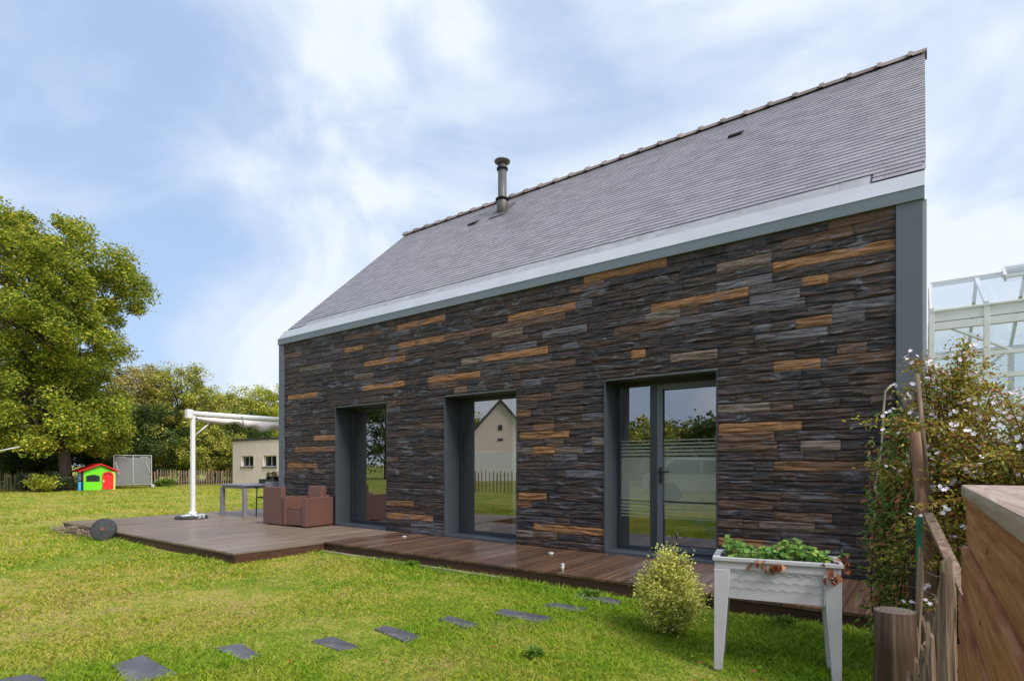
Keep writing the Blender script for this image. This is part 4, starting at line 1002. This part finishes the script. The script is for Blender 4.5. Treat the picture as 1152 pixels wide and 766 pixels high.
stake('wooden_pole', 'tall thin pale pole rising above the stakes in front of the grey corner post', 'pole', (1032, 421), (1061, 800), 3.25, 3.1, .011, .016, 'grey_post', grp='poles by the fence')
pa = W(1044, 578, d=2.95); pb = W(1098, 690, d=2.2)
tag(MB().bar((0, 0, 0), pb - pa, .045, .018, bev=.003).build('wooden_prop', M['grey_post'], loc=pa), 'grey diagonal prop board leaning down towards the timber bed', 'board')
p = W(1034, 690, d=2.93); t_ = W(1034, 581, d=2.93)
gm = MB().box(-.015, .015, -.004, .004, -.1 - p.z, t_.z - p.z, bev=.002).box(-.015, -.01, .004, .022, -.1 - p.z, t_.z - p.z).box(.01, .015, .004, .022, -.1 - p.z, t_.z - p.z)
tag(gm.build('metal_stake', M['green_metal'], loc=(p.x, p.y, p.z)), 'dark green metal fence stake between the wooden stakes', 'stake')
cf = empty('chestnut_fence', W(1040, 800, d=2.6), 0, 'weathered split chestnut paling fence seen end on beside the log', 'fence')
pick = [(1035, 616, 2.82, .015), (1043, 664, 3.1, .016), (1045, 672, 3.0, .017), (1037, 694, 2.9, .018), (1030, 706, 2.8, .02), (1048, 688, 2.85, .016), (1043, 724, 2.5, .024), (1064, 629, 2.2, .022), (1069, 632, 2.3, .015),
        (1058, 660, 2.4, .018), (1053, 694, 2.45, .015), (1061, 645, 2.05, .017), (1024, 757, 2.35, .02), (1036, 762, 2.2, .018), (1051, 640, 3.4, .02), (1050, 726, 2.3, .016), (1071, 640, 2.6, .014), (1056, 676, 2.15, .013), (1044, 702, 2.3, .013), (1037, 728, 2.2, .014), (1049, 715, 2.15, .012), (1031, 742, 2.25, .014), (1041, 748, 2.1, .013)]
for px, py, d, w_ in pick:
    a_ = W(px, py, d=d); b_ = Vector((a_.x + random.gauss(.0, .012), a_.y + random.gauss(0, .015), -.1)); mb = MB(); seg = 6
    vs = []; ax = random.uniform(0, 1.5); n_l = 8
    for i in range(n_l):
        t = i / (n_l - 1); c = b_.lerp(a_, t) + Vector((noise.noise(Vector((px, t * 3, 0))) * .008, noise.noise(Vector((px, t * 3, 9))) * .008, 0))
        taper = 1 if i < n_l - 1 else .6
        for k in range(seg):
            aa = ax + 2 * math.pi * k / seg; rr_ = w_ * (1 + .25 * math.sin(k * 2.3 + px)) * taper
            vs.append(c + Vector((math.cos(aa) * rr_, math.sin(aa) * rr_, .012 * math.sin(k + px) * (i == n_l - 1))) - cf.location)
    fs = [(i * seg + k, i * seg + (k + 1) % seg, (i + 1) * seg + (k + 1) % seg, (i + 1) * seg + k) for i in range(n_l - 1) for k in range(seg)] + [list(range(seg))[::-1], [(n_l - 1) * seg + k for k in range(seg)]]
    MB().add(vs, fs).build('picket', M['grey_post'], cf)
wr = MB()
for py0, ddz in ((640, 0), (662, -.02)):
    pts = [W(1018, py0 - 3, d=3.4), W(1034, py0 - 1, d=3.2), W(1044, py0 + 4, d=2.9), W(1053, py0 + 8, d=2.6), W(1066, py0 + 9, d=2.2)]
    wr.tube([p - cf.location for p in pts], .0017, 5)
wr.build('wire', M['wire'], cf)

# ------------------------------------------------------------------ timber bed at the right edge
bd = empty('timber_bed', (.12, -4.4, 0), 0, 'raised bed of thick stained boards in the right foreground', 'raised bed')
bx0, by1 = .0, 0.12
tops = [(1.15, .142), (1.0, .135), (.86, .15), (.7, .14), (.555, .14), (.41, .14), (.265, .14), (.12, .14)]
z = 1.128
for i in range(8):
    h_ = .1425; xo = (-.02, -.03, -.036, -.038, -.036, -.04, -.038, -.04)[i]; yo = (.0, .02, .03, .02, .03, .02, .03, .02)[i]
    MB().box(xo, xo + .045, -1.25, by1 + yo, z - h_ + .01, z, bev=.011).build('board', M['sleeper'], bd)
    MB().box(xo + .048, 1.0, by1 - .05, by1 - .005, z - h_ + .01, z, bev=.011).build('board', M['sleeper'], bd)
    bb_ = [o_ for o_ in bd.children if o_.name.startswith('board')][-2]
    for sy_ in (.02, -.62): MB().lathe([(.0, -.001), (.006, -.001), (.006, .0015), (.003, .0015)], (xo - .0005, by1 + yo - .06 + sy_, z - h_ / 2), 10, Matrix.Rotation(R(-90), 4, 'Y')).build('screw', M['rust'], bb_)
    z -= h_
MB().box(-.03, .16, -1.25, .135, 1.131, 1.163, bev=.007).build('cap_board', M['sleeper_cap'], bd)
MB().box(.163, 1.0, -.03, .135, 1.131, 1.163, bev=.007).build('cap_board', M['sleeper_cap'], bd)
MB().box(.05, .98, -1.24, .06, .0, 1.05).build('soil', M['soil'], bd)

# ------------------------------------------------------------------ glass conservatory
gh = empty('conservatory', (.1, 3.0, 0), 0, 'white framed glass conservatory behind the right corner of the house', 'conservatory')
EZ, RZg, D1 = 3.27, 4.06, 1.72; x0, x1 = 0., 6.0
f = MB(); px_ = [.0, .56, 1.12, 1.68, 2.24, 2.8, 3.36, 3.92, 4.48, 5.04, 5.6, 6.0]
for x in px_: f.box(x - .031, x + .031, -.05, .04, 0, EZ, bev=.006)
for x in px_[::2]: f.box(x - .04, x + .04, 3.4, 3.48, 0, EZ)
f.box(x0, x1, -.035, .035, EZ - .15, EZ - .02).box(x0, x1, -.045, .03, EZ - .26, EZ - .17).box(x0, x1, -.03, .03, 2.62, 2.67).box(x0, x1, -.03, .03, 2.33, 2.39).box(x0, x1, -.025, .025, .9, .96).box(x0, x1, 3.41, 3.47, EZ - .12, EZ).box(x0, x1, 3.41, 3.47, 2.2, 2.26).box(x0, x1, 3.41, 3.47, 1.0, 1.06)
f.box(x0, x1, -.06, .06, EZ - .02, EZ + .005, bev=.003)
for x in (0., 6.0):
    for y in (.86, 1.72, 2.58): f.box(x - .03, x + .03, y - .03, y + .03, 0, EZ + .45 * min(y, 3.44 - y) - .02)
    f.box(x - .03, x + .03, 0, 3.4, 2.3, 2.36)
    f.box(x - .028, x + .028, 0.04, 3.4, EZ - .09, EZ - .02)
for x in px_:
    f.bar((x, 0, EZ + .02), (x, D1, RZg), .045, .05); f.bar((x, 3.44, EZ + .02), (x, D1, RZg), .045, .05)
for i in range(0, len(px_) - 2, 2): f.bar((px_[i], 3.42, 2.2), (px_[i + 2], 3.42, EZ - .05), .04, .04); f.bar((px_[i], .1, EZ - .1), (px_[i + 2], 3.3, EZ - .1), .04, .04)
f.box(x0, x1, D1 - .04, D1 + .04, RZg - .02, RZg + .04)
f.build('frame', M['alu'], gh)
s = MB().add([(x0, -.04, EZ + .04), (x1, -.04, EZ + .04), (x1, D1, RZg + .035), (x0, D1, RZg + .035)], [(0, 1, 2, 3)]).add([(x0, 3.48, EZ + .04), (x1, 3.48, EZ + .04), (x1, D1, RZg + .035), (x0, D1, RZg + .035)], [(0, 1, 2, 3)])
o = s.build('roof_glass', M['glass_roof'], gh); md = o.modifiers.new('thick', 'SOLIDIFY'); md.thickness = .008
MB().box(x0, x1, -.01, -.004, .02, EZ - .15).build('side_glass', M['glass_side'], gh)
MB().box(x0, x1, 3.435, 3.441, .02, EZ - .12).build('side_glass', M['glass_side'], gh)
vt = MB(); a_ = W(1131, 303, y=4.35)
g0 = Vector((.1, 3., 0)); A_ = W(1129, 303, y=4.62) - g0; B_ = W(1131, 311, y=4.3) - g0; L_ = Vector((.95, 0, 0)); th_ = Vector((0, 0, .05))
vt.bar(A_, A_ + L_, .05, .05).bar(B_, B_ + L_, .05, .05).bar(A_, B_, .04, .05).bar(A_ + L_, B_ + L_, .04, .05)
for q_ in (A_, A_ + L_, B_, B_ + L_): vt.bar(q_, Vector((q_.x, q_.y + .02, EZ + .45 * q_.y)), .025, .025)
rl_ = vt.build('roof_light', M['alu'], gh)
MB().add([A_ + th_, B_ + th_, B_ + L_ + th_, A_ + L_ + th_, A_ + th_ * 1.15, B_ + th_ * 1.15, B_ + L_ + th_ * 1.15, A_ + L_ + th_ * 1.15], [(0, 1, 2, 3), (4, 7, 6, 5), (0, 4, 5, 1), (1, 5, 6, 2), (2, 6, 7, 3), (3, 7, 4, 0)]).build('pane', M['glass_roof'], rl_)
# tomato-like greenery inside is seen only as dim green
leafy = shrub('house_plant', 'dim green plants standing inside the glass conservatory', 'plant', (1.6, 4.6, 0), (1.1, .8), 2.0, 60, 60, .1, 'hedge_dark')

# ------------------------------------------------------------------ trees
def tree(name, label, cat, base, H, crown_z0, rad, nclump, nleaf, lsize, leaf, trunk_r=.3, group=None, clump_r=.55, wood='bark', shell=.5, flat=.75, seed=1, off=(0, 0), profile=None):
    rs = np.random.default_rng(seed); e_ = empty(name, base, 0, label, cat, group)
    cz = (crown_z0 + H) / 2; hz = (H - crown_z0) / 2
    C = []
    while len(C) < nclump:
        v = rs.normal(size=3); v /= np.linalg.norm(v); rr_ = shell + (1 - shell) * rs.random() ** .6
        k = 1 + .22 * math.sin(v[0] * 5 + seed) * math.cos(v[2] * 4 + seed * 2) + .12 * math.sin(v[1] * 9 + seed)
        if profile:
            z_ = rs.uniform(crown_z0, H); a_ = rs.uniform(0, 6.283); R_ = np.interp(z_, [q[0] for q in profile], [q[1] for q in profile]) * (1 + .12 * math.sin(a_ * 3 + z_) + .08 * math.sin(a_ * 7 + z_ * 2)) * (1 - (1 - shell) * rs.random() ** 1.5)
            if rs.random() < R_ / rad: C.append(np.array([math.cos(a_) * R_ + off[0], math.sin(a_) * R_ + off[1], z_]))
            continue
        C.append(np.array([v[0] * rad * rr_ * k + off[0], v[1] * rad * rr_ * k + off[1], cz + v[2] * hz * rr_ * min(1.02, k)]))
    C = np.array(C); mb = MB(); top = Vector((off[0] * .6, off[1] * .6, H * .75))
    tp_ = [Vector((0, 0, -.1)), Vector((0, 0, .25)), Vector((off[0] * .1, off[1] * .1, H * .2)), Vector((off[0] * .4, off[1] * .4, H * .45)), top]
    mb.tube(tp_, [trunk_r * 1.3, trunk_r, trunk_r * .85, trunk_r * .55, trunk_r * .15], 14, jit=.25)
    for c in C[::3]:
        t = min(.95, max(.2, (c[2] - .25 * rad) / H)); s_ = Vector((off[0] * t * .6, off[1] * t * .6, H * t * .72)); c = Vector(c); mid = s_.lerp(c, .55) + Vector((0, 0, .12 * (c - s_).length))
        mb.tube([s_, mid, c], [trunk_r * .28, trunk_r * .15, trunk_r * .04], 6)
    mb.build('trunk', M[wood], e_)
    ci = rs.integers(0, nclump, nleaf); cr_ = clump_r * (.6 + .8 * rs.random(nclump)); d = rs.normal(size=(nleaf, 3)); d /= np.linalg.norm(d, axis=1, keepdims=True)
    q = rs.random(nleaf) ** .45 * np.where(rs.random(nleaf) < .08, 1.45, 1.)
    P = C[ci] + d * (cr_[ci] * q)[:, None] * np.array([1, 1, flat])
    # drop some stragglers
    P[:, 2] = np.maximum(P[:, 2], .05)
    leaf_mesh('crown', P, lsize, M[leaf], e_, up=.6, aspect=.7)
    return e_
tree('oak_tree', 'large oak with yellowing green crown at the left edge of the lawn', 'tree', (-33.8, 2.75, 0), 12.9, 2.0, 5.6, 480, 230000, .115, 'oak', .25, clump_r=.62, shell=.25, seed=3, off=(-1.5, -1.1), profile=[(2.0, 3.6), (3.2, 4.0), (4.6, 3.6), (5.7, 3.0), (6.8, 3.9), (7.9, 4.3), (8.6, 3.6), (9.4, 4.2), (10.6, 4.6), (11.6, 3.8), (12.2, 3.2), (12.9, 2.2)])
bg_ = [  # px, depth, top py, radius, kind, label
 (-60, 34, 330, 4.5, 'hedge_dark', 'dark tree behind the oak at the far left'), (15, 36, 400, 4.2, 'hedge_dark', 'dark green tree behind the oak trunk'), (100, 38, 405, 4.0, 'hedge_dark', 'dark tree behind the red playhouse'),
 (158, 38, 397, 3.0, 'hedge_brown', 'brownish rounded tree right of the oak'), (205, 38, 406, 3.4, 'hedge_olive', 'olive green tree above the picket fence'), (245, 42, 430, 3.0, 'hedge_olive', 'lower olive tree left of the white outbuilding'),
 (282, 46, 434, 3.2, 'hedge_yellow', 'yellow green tree behind the white outbuilding'), (318, 46, 432, 3.2, 'hedge_yellow', 'yellow green tree at the left corner of the house'), (175, 35.5, 455, 2.6, 'hedge_dark', 'dark bush behind the folded table tennis table'),
 (235, 37, 462, 2.8, 'hedge_olive', 'dense green bush behind the picket fence and awning post'), (130, 34.5, 470, 2.2, 'hedge_dark', 'dark low bush between the oak and the table tennis table'), (270, 39, 458, 2.4, 'hedge_dark', 'dark bush beside the white outbuilding'),
 (40, 32, 470, 2.6, 'hedge_dark', 'shaded bush behind the far left fence')]
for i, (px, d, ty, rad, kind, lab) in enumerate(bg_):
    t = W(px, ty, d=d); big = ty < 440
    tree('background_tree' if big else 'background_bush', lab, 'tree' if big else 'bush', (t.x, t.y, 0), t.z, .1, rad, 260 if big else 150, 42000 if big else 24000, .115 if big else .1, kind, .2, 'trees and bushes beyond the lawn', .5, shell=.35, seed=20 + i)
# low plants on the far fence
for i, (px, py, mt, lab) in enumerate(((28, 552, 'bluegreen', 'blue green plant hanging over the far left fence'), (47, 553, 'hedge_yellow', 'yellowish plant on the far left fence'), (62, 552, 'bluegreen', 'pale bushy plant left of the oak trunk'), (184, 547, 'weed', 'small green bush at the foot of the picket fence'))):
    q = W(px, py, z=0); shrub('fence_plant', lab, 'plant', (q.x, q.y, 0), (.75, .75), (.95, .9, 1.0, .45)[i], 40, 40, .1, mt, group='plants on the far fence')
# ground litter strip under the far hedge
# reflected hedge and trees behind the camera, and around the garden
hz_ = [(-38, -26, 9, 3.5), (-33, -30, 6, 3), (-17, -27, 4.2, 3.), (-13.5, -27, 4.0, 3.), (-10, -27.5, 4.6, 3.), (-6, -27, 5.2, 3.), (-2, -27, 4.6, 3.), (4, -26, 5, 3.), (10, -22, 5, 3.), (14, -12, 5, 3.), (14, -2, 6, 3.2), (12, 8, 6, 3.2), (-42, -14, 8, 4), (-40, -5, 8, 4)]
for i, (x, y, h_, rd_) in enumerate(hz_):
    tree('boundary_tree', ('olive', 'dark', 'yellowing', 'broad', 'low', 'tall', 'rounded')[i % 7] + ' boundary tree ' + ('behind the viewpoint' if y < -15 else 'at the side of the garden') + ' reflected in the glass', 'tree', (x, y, 0), h_, .2, rd_, 60, 7000, .24, ('hedge_dark', 'hedge_olive')[i % 2], .2, 'boundary trees', .9, shell=.3, seed=60 + i)

# ------------------------------------------------------------------ far picket fences
def pickets(pa, pb, h_, label, step=.13):
    e_ = empty('picket_fence', pa, 0, label, 'fence', None); a_, b_ = Vector(pa), Vector(pb); L_ = (b_ - a_).length; n_ = int(L_ / step); step = L_ / n_
    parts = []; mb = MB()
    d = (b_ - a_) / L_
    for i in range(n_ + 1):
        c = d * (i * step); hh_ = h_ * random.uniform(.92, 1.06); w_ = random.uniform(.022, .034)
        lean_ = Vector((random.gauss(0, .02), random.gauss(0, .02), 0)); o = MB()
        p0 = c; p1 = c + lean_ + Vector((0, 0, hh_))
        mb.tube([p0 + Vector((0, 0, -.05)), p0.lerp(p1, .93), p1], [w_, w_, .006], 5, smooth=False)
    mb.build('pickets', M['far_picket'], e_)
    MB().tube([Vector((0, 0, h_ * .3)), d * L_ + Vector((0, 0, h_ * .3))], .006, 5).tube([Vector((0, 0, h_ * .8)), d * L_ + Vector((0, 0, h_ * .8))], .006, 5).build('wire', M['wire'], e_)
    return e_
fA, fB, fC, fD = W(-40, 553, z=0), W(40, 552, z=0), W(165, 547.5, z=0), W(262, 545.5, z=0)
pickets(fA, fB, .85, 'chestnut picket fence at the far left behind the lawn')
pickets(fC, fD, .95, 'chestnut picket fence between the table tennis table and the white outbuilding')

# ------------------------------------------------------------------ playhouse
def span(q, px, an):
    c_ = min(range(20, 400), key=lambda k: abs(proj(q.x + math.cos(an) * k / 100, q.y + math.sin(an) * k / 100) - px)); return c_ / 100
def proj(x, y):
    n_ = y - CY; return 576 + FPX * (CC * x + SS * n_) / (-SS * x + CC * n_)
q0 = W(94, 551.5, z=0); ang_ = R(86)
ph_ = empty('playhouse', q0, ang_, 'red and green plastic playhouse on the grass by the oak', 'playhouse')
Lw = span(q0, 129.5, ang_); Wd = 1.1
gp = [(0, 0), (Lw, 0), (Lw, .88), (Lw * .52, 1.22), (0, .9)]
for y_ in (0, Wd): MB().prism(gp, 'y', y_, y_ + .04).build('gable_wall', M['green_plastic'], ph_)
MB().box(0, .04, .04, Wd, 0, .45).build('side_wall', M['blue_plastic'], ph_); MB().box(0, .04, .04, Wd, .45, .9).box(-.012, 0, .1, .5, .45, .85).build('shutter', M['red_plastic'], ph_)
sh = MB()
for k in range(6): sh.box(-.2, -.1, -.02, .2, .5 + k * .07, .53 + k * .07)
sh.box(-.2, -.1, .0, .2, 0, .42); sh.build('mailbox', M['blue_plastic'], ph_)
MB().box(Lw - .04, Lw, .04, Wd, 0, .88).box(Lw - .2 * Lw * 0 - .16, Lw + .0, -.03, 0, 0, .9, bev=.01).build('pillar', M['yellow_plastic'], ph_)
rf = MB()
apx, apz = Lw * .52, 1.24
rf.bar((-.22, -.16, .84), (-.22, -.16, .841), .01, .01)
rf.add([(-.2, -.15, .88), (apx, -.15, apz), (apx, Wd + .2, apz), (-.2, Wd + .2, .88), (-.2, -.15, .94), (apx, -.15, apz + .06), (apx, Wd + .2, apz + .06), (-.2, Wd + .2, .94)], [(0, 1, 2, 3), (4, 5, 6, 7), (0, 1, 5, 4), (1, 2, 6, 5), (2, 3, 7, 6), (3, 0, 4, 7)])
rf.add([(Lw + .14, -.15, .88), (apx, -.15, apz), (apx, Wd + .2, apz), (Lw + .14, Wd + .2, .88), (Lw + .14, -.15, .94), (apx, -.15, apz + .06), (apx, Wd + .2, apz + .06), (Lw + .14, Wd + .2, .94)], [(0, 1, 2, 3), (4, 5, 6, 7), (0, 1, 5, 4), (1, 2, 6, 5), (2, 3, 7, 6), (3, 0, 4, 7)])
rf.build('roof', M['red_plastic'], ph_)
wx0, wx1 = Lw * .08, Lw * .5
pts = [(wx0, .42), (wx1, .42), (wx1, .68)] + [(wx0 + (wx1 - wx0) * (1 - t), .68 + .07 * math.sin(math.pi * t)) for t in np.linspace(0.1, .9, 7)] + [(wx0, .68)]
MB().prism(pts, 'y', -.012, -.002).build('window', M['black_plastic'], ph_)
dx0, dx1 = Lw * .58, Lw * .58 + .46
pts = [(dx0, .03), (dx1, .03), (dx1, .72)] + [((dx0 + dx1) / 2 + .23 * math.cos(t), .72 + .18 * math.sin(t)) for t in np.linspace(.2, math.pi - .2, 9)] + [(dx0, .72)]
dr = MB().prism(pts, 'y', -.035, -.012).build('door', M['red_plastic'], ph_)
fn = MB()
for t in np.linspace(.45, math.pi - .45, 4):
    c = ((dx0 + dx1) / 2 + .13 * math.cos(t), .71 + .1 * math.sin(t)); fn.prism([(c[0] - .035, c[1] - .03), (c[0] + .035, c[1] - .03), (c[0] + .03, c[1] + .035), (c[0] - .03, c[1] + .035)], 'y', -.041, -.037)
fn.build('fanlight', M['black_plastic'], dr)
MB().box(dx0 + .03, dx0 + .07, -.06, -.036, .38, .48).build('handle', M['white_paint'], dr)

# ------------------------------------------------------------------ folded table tennis table
q0 = W(127.5, 549, z=0); ang_ = R(78); Lw = span(q0, 169.5, ang_); q1 = q0 + Vector((math.cos(ang_), math.sin(ang_), 0)) * Lw; H_ = 1.76
pt = empty('table_tennis_table', (q0 + q1) / 2, ang_, 'grey table tennis table folded upright on wheels beside the playhouse', 'table tennis table')
for y_, tl in ((-.22, R(2.5)), (.22, R(-2.5))):
    MB().box(-Lw * .47, Lw * .47, -.012, .012, .22, H_ - .12, Matrix.Translation((0, y_, 0)) @ Matrix.Rotation(tl, 4, 'X'), bev=.004).build('tabletop', M['table_top'], pt)
fr_ = MB()
for x in (-Lw / 2, Lw / 2): fr_.box(x - .02, x + .02, -.25, -.21, .2, H_)
fr_.box(-Lw / 2, Lw / 2, -.27, -.23, H_ - .04, H_).box(-Lw / 2, Lw / 2, -.26, -.24, .16, .2).box(-.018, .018, -.31, -.275, .2, H_).box(-Lw / 2, Lw / 2, -.26, -.24, H_ - .38, H_ - .35)
for sx in (-1, 1):
    fr_.bar((sx * Lw * .46, -.3, H_ - .38), (sx * Lw * .38, -.31, H_ - 1.05), .05, .03) if sx < 0 else fr_.bar((sx * Lw * .34, -.3, H_ - .38), (sx * Lw * .46, -.31, H_ - 1.0), .05, .03)
    fr_.box(sx * Lw * .3 - .18, sx * Lw * .3 + .18, -.29, -.275, H_ - .2, H_ - .1)
fr_.build('frame', M['steel'], pt)
MB().box(-Lw * .55, Lw * .56, -.2, .2, .12, .16).build('undercarriage', M['black_metal'], pt)
for sx in (-1, 1):
    for sy in (-1, 1):
        wh = MB().lathe([(.07, -.02), (.09, -.02), (.09, .02), (.07, .02)], (sx * Lw * .54, sy * .22, .09), 18, Matrix.Rotation(R(90), 4, 'X')).build('wheel', M['steel'], pt)

# ------------------------------------------------------------------ white outbuilding
q0 = W(262, 546, z=0); ob = empty('outbuilding', (q0.x, 10.6, 0), 0, 'small flat roofed cream outbuilding with two windows beyond the deck', 'outbuilding')
T_ = W(262, 496.5, y=10.6).z; Wb = 9.0
ow = []
for a_, b_ in ((271.5, 285), (296, 311)):
    ow.append((W(a_, 520, y=10.6).x - q0.x, W(b_, 520, y=10.6).x - q0.x))
wz0, wz1 = W(285, 525, y=10.6).z, W(285, 512.5, y=10.6).z
wl = MB(); xs_ = [0] + [v for o in ow for v in o] + [Wb]
for i in range(0, len(xs_), 2): wl.box(xs_[i], xs_[i + 1], 0, .25, 0, T_)
for a_, b_ in ow: wl.box(a_, b_, 0, .25, 0, wz0).box(a_, b_, 0, .25, wz1, T_)
wl.box(0, .25, .25, 6, 0, T_).box(Wb - .25, Wb, .25, 6, 0, T_).box(.25, Wb - .25, 5.75, 6, 0, T_).box(.25, Wb - .25, .25, 5.75, T_ - .2, T_ - .05)
wl.build('wall', M['render_white'], ob)
MB().box(-.04, Wb + .04, -.05, 6.05, T_, T_ + .12).build('roof', M['roof_dark'], ob)
for a_, b_ in ow:
    w_ = MB().box(a_, a_ + .05, .12, .17, wz0, wz1).box(b_ - .05, b_, .12, .17, wz0, wz1).box(a_, b_, .12, .17, wz0, wz0 + .05).box(a_, b_, .12, .17, wz1 - .05, wz1).box((a_ + b_) / 2 - .02, (a_ + b_) / 2 + .02, .12, .17, wz0, wz1).build('window', M['white_paint'], ob)
    MB().box((a_ + b_) / 2 - .0, b_ - .05, .14, .15, wz0 + .05, wz1 - .05).box(a_ + .05, (a_ + b_) / 2, .14, .15, wz0 + .05, wz1 - .05).build('pane', M['car_glass'], w_)
    MB().box(a_ - .06, b_ + .06, -.05, .1, wz0 - .05, wz0).build('sill', M['soil'], w_)

# washing line arm reaching in at the far left
q0 = W(-30, 575, z=0); dd_ = (q0 - Vector((0, CY, 0))).dot(Vector((-SS, CC, 0)))
wa = W(22, 502.5, d=dd_ * 1.02); wb_ = W(-30, 513, d=dd_)
wl_ = empty('washing_line', (wb_.x, wb_.y, 0), 0, 'pale metal washing line arm reaching in at the far left', 'washing line')
MB().tube([(0, 0, -.05), (0, 0, wb_.z + .05)], .025, 10).build('post', M['steel'], wl_)
MB().tube([(0, 0, wb_.z), (wa.x - wb_.x, wa.y - wb_.y, wa.z)], .018, 8).build('arm', M['steel'], wl_)

# ------------------------------------------------------------------ what the glass reflects: neighbour house, car, fence behind the viewpoint
def Wm(px, py, **k):
    p = W(px, py, **k); return p
nhx, nhy = -26.1, -27.0
nh = empty('neighbour_house', (nhx, nhy, 0), R(-37.6), 'cream gabled house reflected in the middle window', 'house')
gpn = [(-3.4, 0), (3.4, 0), (3.4, 2.2), (0, 6.1), (-3.4, 2.2)]
MB().prism(gpn, 'y', -8, 0).build('wall', M['render_white'], nh)
rfn = MB()
for sx in (-1, 1):
    rfn.add([(sx * 3.7, -8.2, 1.95), (0, -8.2, 6.12), (0, .25, 6.12), (sx * 3.7, .25, 1.95), (sx * 3.7, -8.2, 2.1), (0, -8.2, 6.3), (0, .25, 6.3), (sx * 3.7, .25, 2.1)], [(0, 1, 2, 3), (4, 5, 6, 7), (0, 1, 5, 4), (1, 2, 6, 5), (2, 3, 7, 6), (3, 0, 4, 7)])
rfn.build('roof', M['roof_dark'], nh)
MB().box(-2.6, 1.4, .01, .06, 0, 2.2).build('garage_door', M['white_paint'], nh)
MB().box(-.15, .15, .01, .05, 3.9, 4.3).box(-.2, .2, .01, .05, 3.1, 3.25).build('vent', M['roof_dark'], nh)
pickets((-22, -12.5, 0), (-9.5, -13.5, 0), .95, 'low picket fence behind the viewpoint reflected in the door', .2)
car = empty('parked_car', (-5.4, -11.3, 0), R(-16), 'white parked car reflected in the glazed door', 'car')
prof = [(-2.1, .35), (2.05, .35), (2.12, .6), (2.0, .82), (1.2, .92), (.55, 1.42), (-1.2, 1.45), (-1.9, 1.0), (-2.12, .9)]
MB().prism(prof, 'y', -.82, .82).build('body', M['car_paint'], car, bevel=.06)
MB().prism([(1.05, .94), (.5, 1.36), (-.3, 1.37), (-.3, .94)], 'y', -.835, .835).prism([(-.4, .94), (-.4, 1.37), (-1.15, 1.38), (-1.6, .98)], 'y', -.835, .835).build('side_window', M['car_glass'], car)
for sx in (-1.3, 1.3):
    for sy in (-.78, .78):
        wh = MB().lathe([(.2, -.1), (.3, -.1), (.32, -.06), (.32, .06), (.3, .1), (.2, .1)], (sx, sy, .32), 24, Matrix.Rotation(R(90), 4, 'X')).build('wheel', M['rubber'], car)
        MB().lathe([(.02, -.09), (.2, -.095), (.2, .095), (.02, .09)], (sx, sy, .32), 20, Matrix.Rotation(R(90), 4, 'X')).build('rim', M['steel'], wh)
for sy in (-.6, .6): MB().box(1.98, 2.1, sy - .16, sy + .16, .62, .76, bev=.02).build('headlight', M['steel'], car)

# ------------------------------------------------------------------ render settings
scn.render.engine = 'CYCLES'; scn.cycles.max_bounces = 8; scn.cycles.transparent_max_bounces = 12; scn.cycles.use_denoising = True
scn.cycles.caustics_reflective = False; scn.cycles.caustics_refractive = False; scn.cycles.sample_clamp_indirect = 6
